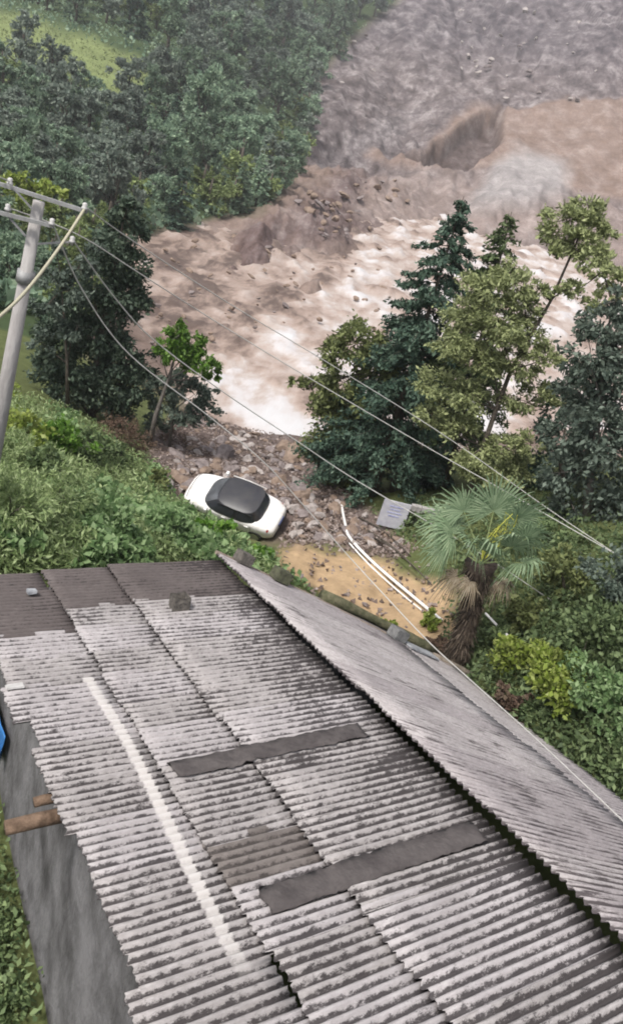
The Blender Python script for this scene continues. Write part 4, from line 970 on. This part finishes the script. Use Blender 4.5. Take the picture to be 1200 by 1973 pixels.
# ------------------------------------------------------------------ wires
M_WIRE = mat('pale weathered cable', (.40, .39, .365), .7, (.48, .47, .45), 5)
M_WIRED = mat('dark cable', (.09, .085, .08), .6)
def wire(pts, r_, label, mt, name='wire'):
    """smooth cable through surveyed points (px, py, ground distance)"""
    K = [np.array(p if isinstance(p, np.ndarray) else atR(*p)) for p in pts]; out = []
    K.append(K[-1]+(K[-1]-K[-2])*3)
    for i in range(len(K)-1):
        p0 = K[max(i-1, 0)]; p1 = K[i]; p2 = K[i+1]; p3 = K[min(i+2, len(K)-1)]
        for t in np.linspace(0, 1, 9)[:-1]:
            out.append(.5*((2*p1)+(-p0+p2)*t+(2*p0-5*p1+4*p2-p3)*t*t+(-p0+3*p1-3*p2+p3)*t**3))
    out.append(K[-1]); return tag(MB().tube(out, r_, 6).build(name, mt, None, True), label, 'wire')
wire([INS[4], (225, 578, 15.3), (300, 658, 16), (430, 755, 17), (560, 842, 18), (690, 928, 19), (879, 1038, 20), (1029, 1135, 20.5), (1250, 1290, 20.5)], .014, 'wire from the pole crossing the dark tree and the palm trunk', M_WIRE)
wire([INS[2], (160, 560, 14.8), (250, 683, 15.3), (400, 800, 16), (510, 892, 16.5), (590, 980, 17), (690, 1092, 17.3), (817, 1228, 15.5), (900, 1305, 14), (1030, 1422, 12), (1250, 1630, 9.5)], .013, 'lowest wire sagging over the car and the right roof eave', M_WIRE)
wire([INS[0], (262, 468, 15.5), (450, 590, 17.5), (630, 698, 19), (860, 842, 21), (1062, 985, 22), (1250, 1110, 22)], .012, 'upper of the two wires across the right-hand trees', M_WIRE)
wire([INS[1], (150, 452, 15), (270, 527, 16), (420, 622, 17.5), (595, 728, 18.5), (830, 866, 20), (1000, 962, 20.5), (1250, 1105, 20.5)], .012, 'lower of the two wires across the right-hand trees', M_WIRE)
wire([(164, 402, POLE_R-.5), (120, 470, 13), (60, 550, 11.5), (0, 610, 10.5), (-120, 700, 9)], .024, 'thick pale cable slanting down left from the crossarm tip', mat('pale yellow cable', (.36, .34, .25), .6))
wire([INS[3], (-30, 330, 14), (-120, 300, 13)], .012, 'thin wire leaving the frame left of the upper crossarm', M_WIRE)

# ------------------------------------------------------------------ pipes and signboard in the yard
M_PVC = mat('white plastic pipe', (.70, .69, .67), .4, (.78, .77, .75), 5)
def pipe(pts, r_, label, lift=.12):
    K = []
    for q in pts:
        p = onground(q[0], q[1]); lf = q[2] if len(q) > 2 else lift; d = ray(q[0], q[1]); k = (p[2]+lf)/p[2]; K.append(p*k)
    out = []
    for i in range(len(K)-1):
        p0 = K[max(i-1, 0)]; p1 = K[i]; p2 = K[i+1]; p3 = K[min(i+2, len(K)-1)]
        for t in np.linspace(0, 1, 7)[:-1]: out.append(.5*((2*p1)+(-p0+p2)*t+(2*p0-5*p1+4*p2-p3)*t*t+(-p0+3*p1-3*p2+p3)*t**3))
    out.append(K[-1]); return tag(MB().tube(out, r_, 9).build('water_pipe', M_PVC, None, True), label, 'pipe')
pipe([(657, 968), (664, 1005), (673, 1035), (720, 1085), (790, 1145), (850, 1195)], .055, 'white plastic pipe kinked at its top end, running along the yard edge')
pipe([(672, 1046), (715, 1092), (780, 1150), (838, 1196)], .03, 'thinner white pipe lying just below the kinked pipe', .06)
pipe([(935, 1182), (958, 1206), (992, 1238)], .035, 'short end of white pipe emerging right of the palm trunk', .35)
sg = onground(750, 1022); sgn = empty('signboard', sg, 'small whitish signboard standing at the foot of the dark trees', 'signboard')
xs = rgt*1.0; xs[2] = 0; xs /= np.linalg.norm(xs); ys = np.cross([0, 0, 1.], xs)
M_SIGN = mat('faded white board', (.36, .36, .42), .7, (.50, .50, .54), 3)
MB().box(sg+np.array([0, 0, .72])-xs*.06, 1.08, .05, 1.15, (xs, ys, (0, 0, 1))).build('board', M_SIGN, sgn)
M_INK = mat('faded blue print', (.22, .24, .48), .7, (.45, .46, .60), 14)
for k, ww in enumerate((.55, .4, .6, .45)):
    MB().box(sg+np.array([0, 0, 1.08-.14*k])-xs*.06-ys*.032, ww, .008, .05, (xs, ys, (0, 0, 1))).build('faded_text_line', M_INK, sgn)
for s in (-1, 1): MB().tube([sg+xs*s*.45+ys*.05, sg+xs*s*.45+ys*.05+[0, 0, 1.25]], .025, 8).build('post', M_WOOD, sgn)
sg2 = sg+xs*1.0+ys*.2; sg2 = np.array([sg2[0], sg2[1], hz(sg2[0], sg2[1])])
lw = empty('low_wall', sg2, 'low pale cement wall to the right of the signboard', 'wall')
for k in range(3):
    for j in range(4): MB().box(sg2+xs*(-.25+.41*j+.2*(k % 2))+np.array([0, 0, .15+.26*k]), .39, .22, .24, (xs, ys, (0, 0, 1)), 1, .008).build('concrete_brick', M_CONC, lw)

# ------------------------------------------------------------------ rubble
M_ROCKS = [mat('grey rubble stone', (.12, .098, .094), .9, (.235, .20, .195), 3, .6, 8), mat('brown rubble stone', (.15, .105, .08), .9, (.25, .19, .15), 3, .6, 8), mat('pale rubble stone', (.24, .205, .19), .9, (.36, .325, .31), 3, .6, 8)]
def rock_mesh(seed, mt):
    bm = bmesh.new(); bmesh.ops.create_icosphere(bm, subdivisions=2, radius=.5); rng = np.random.default_rng(seed)
    for _ in range(7):
        d = Vector(unit(rng.normal(size=3))); k = rng.uniform(.22, .38)
        for v in bm.verts:
            q = v.co.dot(d)-k
            if q > 0: v.co -= d*q
    for v in bm.verts: v.co = Vector((v.co.x*1.25, v.co.y*.95, v.co.z*.75))+Vector(mnoise.noise_vector(v.co*3+Vector((seed, 0, 0))))*.05
    me = bpy.data.meshes.new('stone'); bm.to_mesh(me); bm.free(); me.materials.append(mt); return me
ROCKS = [rock_mesh(s, M_ROCKS[s % 3]) for s in range(12)]
def car_clear(x, y):
    dx, dy = x-CAR_C[0], y-CAR_C[1]; return abs(dx*car_f[0]+dy*car_f[1]) > 2.15 or abs(dx*car_side[0]+dy*car_side[1]) > 1.05
def stone(P0, s, k, label, group=None, name='stone'):
    o = bpy.data.objects.new(name, ROCKS[k % 12]); COL.objects.link(o); o.location = P0; o.scale = (s*RNG.uniform(.8, 1.25), s*RNG.uniform(.8, 1.2), s*RNG.uniform(.7, 1.1)); o.rotation_euler = (RNG.uniform(-.5, .5), RNG.uniform(-.5, .5), RNG.uniform(0, 6.28)); return tag(o, label, 'stone', group)
RUB = [(310, 880), (400, 800), (440, 805), (500, 835), (565, 865), (600, 900), (650, 955), (690, 985), (790, 1060), (740, 1065), (620, 1040), (545, 1035), (440, 1005), (360, 970), (310, 930)]
n_s = 0; tr = 0; small = []
while n_s < 270 and tr < 9000:
    tr += 1; qx, qy = random.uniform(290, 800), random.uniform(795, 1075)
    if polydist(np.array([qx]), np.array([qy]), RUB)[0] < 0: continue
    P0 = onground(qx, qy, 8)
    if not car_clear(P0[0], P0[1]): continue
    s = .24+.65*random.random()**3.2
    if n_s < 60: s = max(s, .5)
    stone(P0+np.array([0, 0, s*.08]), s, random.randrange(12), 'angular grey-brown stone in the rubble between car, flood and signboard' if s > .5 else 'small broken stone in the rubble between car, flood and signboard', 'larger rubble stones' if s > .5 else 'smaller rubble stones'); n_s += 1
stone(onground(575, 885)+np.array([0, 0, .3]), 2.0, 1, 'biggest rounded tan boulder on the bank above the water edge', None, 'boulder')
stone(onground(540, 868)+np.array([0, 0, .2]), 1.3, 4, 'brown boulder just left of the biggest tan boulder', None, 'boulder')
stone(onground(430, 880)+np.array([0, 0, .2]), 1.2, 3, 'dark boulder up the rubble behind the car bonnet', None, 'boulder')
# gravel: tens of thousands of small broken pieces
P_ = []
N = 9000; qx = RNG.uniform(290, 820, N); qy = RNG.uniform(795, 1090, N); ok = polydist(qx, qy, RUBBLE) > 0
gx = np.linspace(300, 800, 40); 
yx = RNG.uniform(545, 880, 900); yy = RNG.uniform(1040, 1280, 900); yk = polydist(yx, yy, YARD) > -10
pts = np.concatenate([onground_many(qx[ok][:2400], qy[ok][:2400]), onground_many(yx[yk], yy[yk])[::6]]); pts = np.repeat(pts, 3, 0)+RNG.normal(0, .25, (len(pts)*3, 3)); pts = pts[[car_clear(p[0], p[1]) for p in pts]]; pts[:, 2] = height(pts[:, 0], pts[:, 1])+.02
V = []; Fc = []
base_v = np.array([(1, 0, -.5), (-.5, .87, -.5), (-.5, -.87, -.5), (.2, .1, .6)])
for i, p in enumerate(pts):
    s = RNG.uniform(.04, .14); Rm = np.linalg.qr(RNG.normal(size=(3, 3)))[0]; V += list(p+(base_v*s)@Rm); n = i*4; Fc += [(n, n+1, n+3), (n+1, n+2, n+3), (n+2, n, n+3), (n, n+2, n+1)]
o = link('gravel', pyd('gravel', V, Fc), leafmat('gravel', [(.08, .058, .048), (.17, .13, .11), (.30, .25, .23)], .9, 0, 0)); tag(o, 'small broken stones and gravel spread around the car', 'gravel', kind='stuff')
# debris chunks on the islands in the flood and on the slide
n_s = 0
for (px_, py_, spread, count, smin, smax) in ((640, 400, 70, 20, .8, 2.2), (505, 490, 40, 10, .6, 1.5), (600, 560, 40, 5, .4, 1.0), (740, 365, 60, 12, .9, 2.2), (350, 565, 22, 4, .35, .7), (520, 600, 40, 4, .35, .8), (640, 455, 50, 8, .6, 1.3)):
    for _ in range(count):
        P0 = onground(px_+random.gauss(0, spread*.5), py_+random.gauss(0, spread*.3), 8)
        if P0[2] < -21.6 or P0[1] < 60: continue
        stone(P0, random.uniform(smin, smax), random.choice((1, 4, 7, 10, 0, 3)), 'brown slide boulder lying on the mud banks in the flood', 'slide boulders in the flood', 'boulder')
for _ in range(85):
    qx, qy = random.uniform(290, 760), random.uniform(435, 680)
    if polydist(np.array([qx]), np.array([qy]), FOREST)[0] > -8: continue
    P0 = atZ(qx, qy, -21.75); stone(P0, random.uniform(.3, 1.0)*(P0[1]/95), random.choice((1, 4, 7, 10, 0)), 'brown stone half sunk in the muddy flood', 'stones half sunk in the flood')
for _ in range(70):
    qx, qy = random.uniform(610, 1190), random.uniform(15, 195)
    P0 = onground(qx, qy, 8)
    if P0[1] < 200: continue
    stone(P0, random.uniform(1.0, 3.2)*(P0[1]/400), random.choice((2, 5, 8, 11, 0, 3, 6)), 'pale block of rock on the bare grey slide slope at upper right', 'rock blocks on the slide slope', 'boulder')

# ------------------------------------------------------------------ plants on the near ground
BANK = [(-60, 1110), (-60, 830), (20, 760), (120, 790), (240, 850), (300, 900), (330, 970), (440, 1010), (470, 1055), (520, 1075), (540, 1105), (590, 1140), (500, 1105), (400, 1080)]
def ground_pts(poly, n, x0, x1, y0, y1, grid=26):
    """random ground points inside a surveyed outline"""
    qx = RNG.uniform(x0, x1, n*3); qy = RNG.uniform(y0, y1, n*3); ok = polydist(qx, qy, poly) > 0; qx, qy = qx[ok][:n], qy[ok][:n]
    return onground_many(qx, qy)
bp0 = ground_pts(BANK, 2600, -60, 640, 760, 1160)
def spread(P0, k, sig, hmax):
    Q_ = np.repeat(P0, k, 0)+RNG.normal(0, sig, (len(P0)*k, 3)); Q_[:, 2] = height(Q_[:, 0], Q_[:, 1])+RNG.uniform(0, 1, len(Q_))**1.5*hmax; return Q_
C_ = spread(bp0, 16, .22, .45); nzv = fbm(C_, .5, 3, 2.2)
G_BANK = leafmat('bank leaves', [(.08, .145, .055), (.18, .275, .115), (.33, .44, .23)], .5, .45, .1)
G_BANKY = leafmat('pale grassy bank leaves', [(.14, .20, .08), (.27, .35, .15), (.42, .50, .27)], .6, .45, .1)
sel = nzv+np.where(C_[:, 0] < -6.5, .35, -.15) > 0
o = link('bank_grass', quadmesh('bank_grass', leaves(C_[sel], .15, np.tile([0, 0, .5], (sel.sum(), 1)), 0, .28, 0)), G_BANKY); tag(o, 'pale grassy growth on the bank behind the roof', 'grass', kind='stuff')
o = link('bank_leaves', quadmesh('bank_leaves', leaves(C_[~sel], .17, np.tile([0, 0, .3], ((~sel).sum(), 1)), .5, .75, 0)), G_BANK); tag(o, 'low broad-leaved creeper covering the bank behind the roof', 'ground cover', kind='stuff')
def bush(foot_px, R0, gm, label, n, leaf, hgt=.8, group=None, cat='bush', P0=None, asp=.6, flat=.3):
    P0 = onground(*foot_px) if P0 is None else P0
    t = empty('bush', P0, label, cat, group); mb = MB(); Q = []
    k = max(4, int(5*R0+2))
    for i in range(k):
        a = RNG.uniform(0, 6.28); q = RNG.uniform(0, .6)*R0; c_ = P0+np.array([math.cos(a)*q, math.sin(a)*q, R0*hgt*RNG.uniform(.3, .85)]); rb_ = R0*RNG.uniform(.38, .6)
        C2, out = blob(c_, (rb_, rb_, rb_*.8), n//k); Q.append(leaves(C2, leaf, out, flat, asp, .1)); limb(P0-np.array([0, 0, .05]), c_, .022, .008, mb, 5)
    mb.build('stems', M_BARK, t); link('foliage', quadmesh('foliage', np.concatenate(Q)), gm, t); return t
BUSHES = [((40, 850), 1.4, G_LIME, 'pale yellow-green bush at the foot of the utility pole', 1400), ((110, 870), 1.3, G_BRIGHT, 'bright green bush right of the pole foot', 1400), ((165, 890), 1.2, G_MID, 'dark green bush under the large leaning tree', 1400), ((225, 900), 1.0, G_MID, 'dark green low bush beside the brown twigs', 1200),
          ((265, 880), 1.2, G_DRY, 'reddish brown dry bush at the rubble edge', 1300), ((225, 850), 1.3, G_DRY, 'dry brown thicket under the large leaning tree', 1400), ((330, 850), 1.0, G_DRY, 'brownish withered bush beside the flood', 900), ((85, 930), 1.1, G_MID, 'green bush in the middle of the left bank', 1200), ((290, 935), .8, G_OLIVE, 'olive bush between the bank and the rubble', 900),
          ((30, 900), 1.0, G_BANKY, 'pale grassy hummock at the left edge below the pole', 1500), ((120, 1000), 1.2, G_BANKY, 'pale grassy hummock on the middle of the left bank', 2200), ((20, 1010), 1.2, G_BANKY, 'pale grassy hummock at the left edge above the roof', 2200), ((230, 1040), .9, G_BANK, 'leafy green clump just above the far roof edge', 1500), ((330, 1040), .9, G_BANK, 'leafy green clump below the car on the bank', 1500), ((400, 1040), .7, G_BRIGHT, 'bright leafy clump at the right end of the bank', 1100),
          ((500, 1085), .6, G_BRIGHT, 'small bright leafy plant behind the roof corner blocks', 800), ((745, 1225), .45, G_LIME, 'yellow-green seedling behind the mossy log', 300), ((400, 700), 1.0, G_DRY, '', 0)]
for q in BUSHES:
    if q[4]: bush(q[0], q[1], q[2], q[3], q[4], .15 if q[2] not in (G_DRY, G_BANKY) else .13, .8, None, 'bush', None, .65 if q[2] not in (G_DRY, G_BANKY) else .25)
RB = [((990, 1290), 1.0, G_LIME, 'yellow-green leafy bush to the right of the palm trunk'), ((950, 1250), .8, G_MID, 'dark green bush right behind the palm trunk'), ((1010, 1210), 1.0, G_OLIVE, 'olive bush right of the palm below its fans'), ((1060, 1330), 1.1, G_LIME, 'yellow-green bush at the right above the eave'), ((1120, 1260), 1.3, G_MID, 'mid-green bush at the right edge below the dusky tree'), ((1150, 1380), 1.1, G_BANK, 'fresh green bush at the right edge beside the eave'), ((1180, 1170), 1.3, G_GREY, 'grey-green bush at the right edge under the dusky tree'),
      ((1090, 1150), 1.2, G_OLIVE, 'olive bush behind the right-hand palm fans'), ((985, 1380), .6, G_DRY, 'dry brown bush just beyond the right eave'), ((840, 1270), .7, G_DRY, 'brown dead growth left of the palm foot'), ((830, 1215), .5, G_LIME, 'small yellow-green tuft left of the palm trunk'), ((1040, 1060), 1.1, G_MID, 'green bush between the palm crown and the dusky tree'), ((800, 1010), .8, G_MID, 'green bush right of the signboard'), ((1200, 1480), 1.0, G_MID, 'green bush at the far right just above the roof')]
for f_, R0, gm, lab in RB: bush(f_, R0, gm, lab, int(1500*R0*R0)+500, .13, .9)
RIGHTB = [(850, 1310), (865, 1250), (885, 1160), (860, 1090), (800, 1060), (720, 990), (820, 960), (1260, 940), (1800, 1000), (1800, 1900), (1260, 1640), (1030, 1440)]
rp0 = np.concatenate([ground_pts(RIGHTB, 1500, 720, 1260, 940, 1600), ground_pts(RIGHTB, 900, 1250, 1800, 940, 1900)]); C_ = spread(rp0, 14, .25, .5)
o = link('right_bank_plants', quadmesh('right_bank_plants', leaves(C_, .15, np.tile([0, 0, .4], (len(C_), 1)), .3, .5, 0)), G_MID); tag(o, 'low weeds covering the ground around the palm', 'weeds', kind='stuff')
LB = [(-160, 1560), (-25, 1560), (10, 1750), (45, 1990), (-160, 1990)]
lp0 = ground_pts(LB, 420, -160, 120, 1540, 1990); C_ = spread(lp0, 14, .15, .5)
o = link('wall_foot_weeds', quadmesh('wall_foot_weeds', leaves(C_, .11, np.tile([0, 0, .4], (len(C_), 1)), .3, .5, 0)), G_MID); tag(o, 'dark weeds along the foot of the left house wall', 'weeds', kind='stuff')
# twigs and drift lying on the yard
for k, (xa, ya, xb, yb_) in enumerate(((560, 1110, 590, 1060), (700, 1020, 800, 1100), (720, 1040, 830, 1130), (690, 1000, 790, 1075), (600, 1010, 650, 1030))):
    a_ = onground(xa, ya); b_ = onground(xb, yb_); mb = MB(); limb(a_+[0, 0, .07], b_+[0, 0, .07], .04, .02, mb, 6, .04, 8)
    tag(mb.build('branch', M_BARK, None, True), ['crooked dark stick at the left corner of the tan yard', 'dark branch lying just below the signboard', 'branch lying nearest the white pipe', 'branch lying closest to the dark trees', 'short stick in the rubble right of the car'][k], 'branch')
for k in range(26):
    qx, qy = random.uniform(580, 830), random.uniform(1065, 1230)
    if polydist(np.array([qx]), np.array([qy]), YARD)[0] < 12: continue
    stone(onground(qx, qy)+np.array([0, 0, .02]), random.uniform(.10, .22), random.choice((0, 3, 1)), 'small dark stone lying on the tan mud yard', 'small stones on the yard')

# ------------------------------------------------------------------ damp air over the valley
mb = MB(); mb.box((0, 330, 55), 1500, 760, 190)
hz_o = mb.build('haze', None); hz_o['kind'] = 'stuff'; tag(hz_o, 'pale damp haze filling the valley air', 'haze')
HM = bpy.data.materials.new('haze'); HM.use_nodes = True; HT = HM.node_tree
for n_ in list(HT.nodes):
    if n_.type == 'BSDF_PRINCIPLED': HT.nodes.remove(n_)
pv = HT.nodes.new('ShaderNodeVolumePrincipled'); pv.inputs['Color'].default_value = (.93, .96, 1, 1); pv.inputs['Density'].default_value = .0003; pv.inputs['Anisotropy'].default_value = .2
HT.links.new(pv.outputs[0], [n_ for n_ in HT.nodes if n_.type == 'OUTPUT_MATERIAL'][0].inputs['Volume'])
hz_o.data.materials.append(HM)
HM.cycles.homogeneous_volume = True if hasattr(HM.cycles, 'homogeneous_volume') else None
print('ground z range', float(Z2.min()), float(Z2.max()))
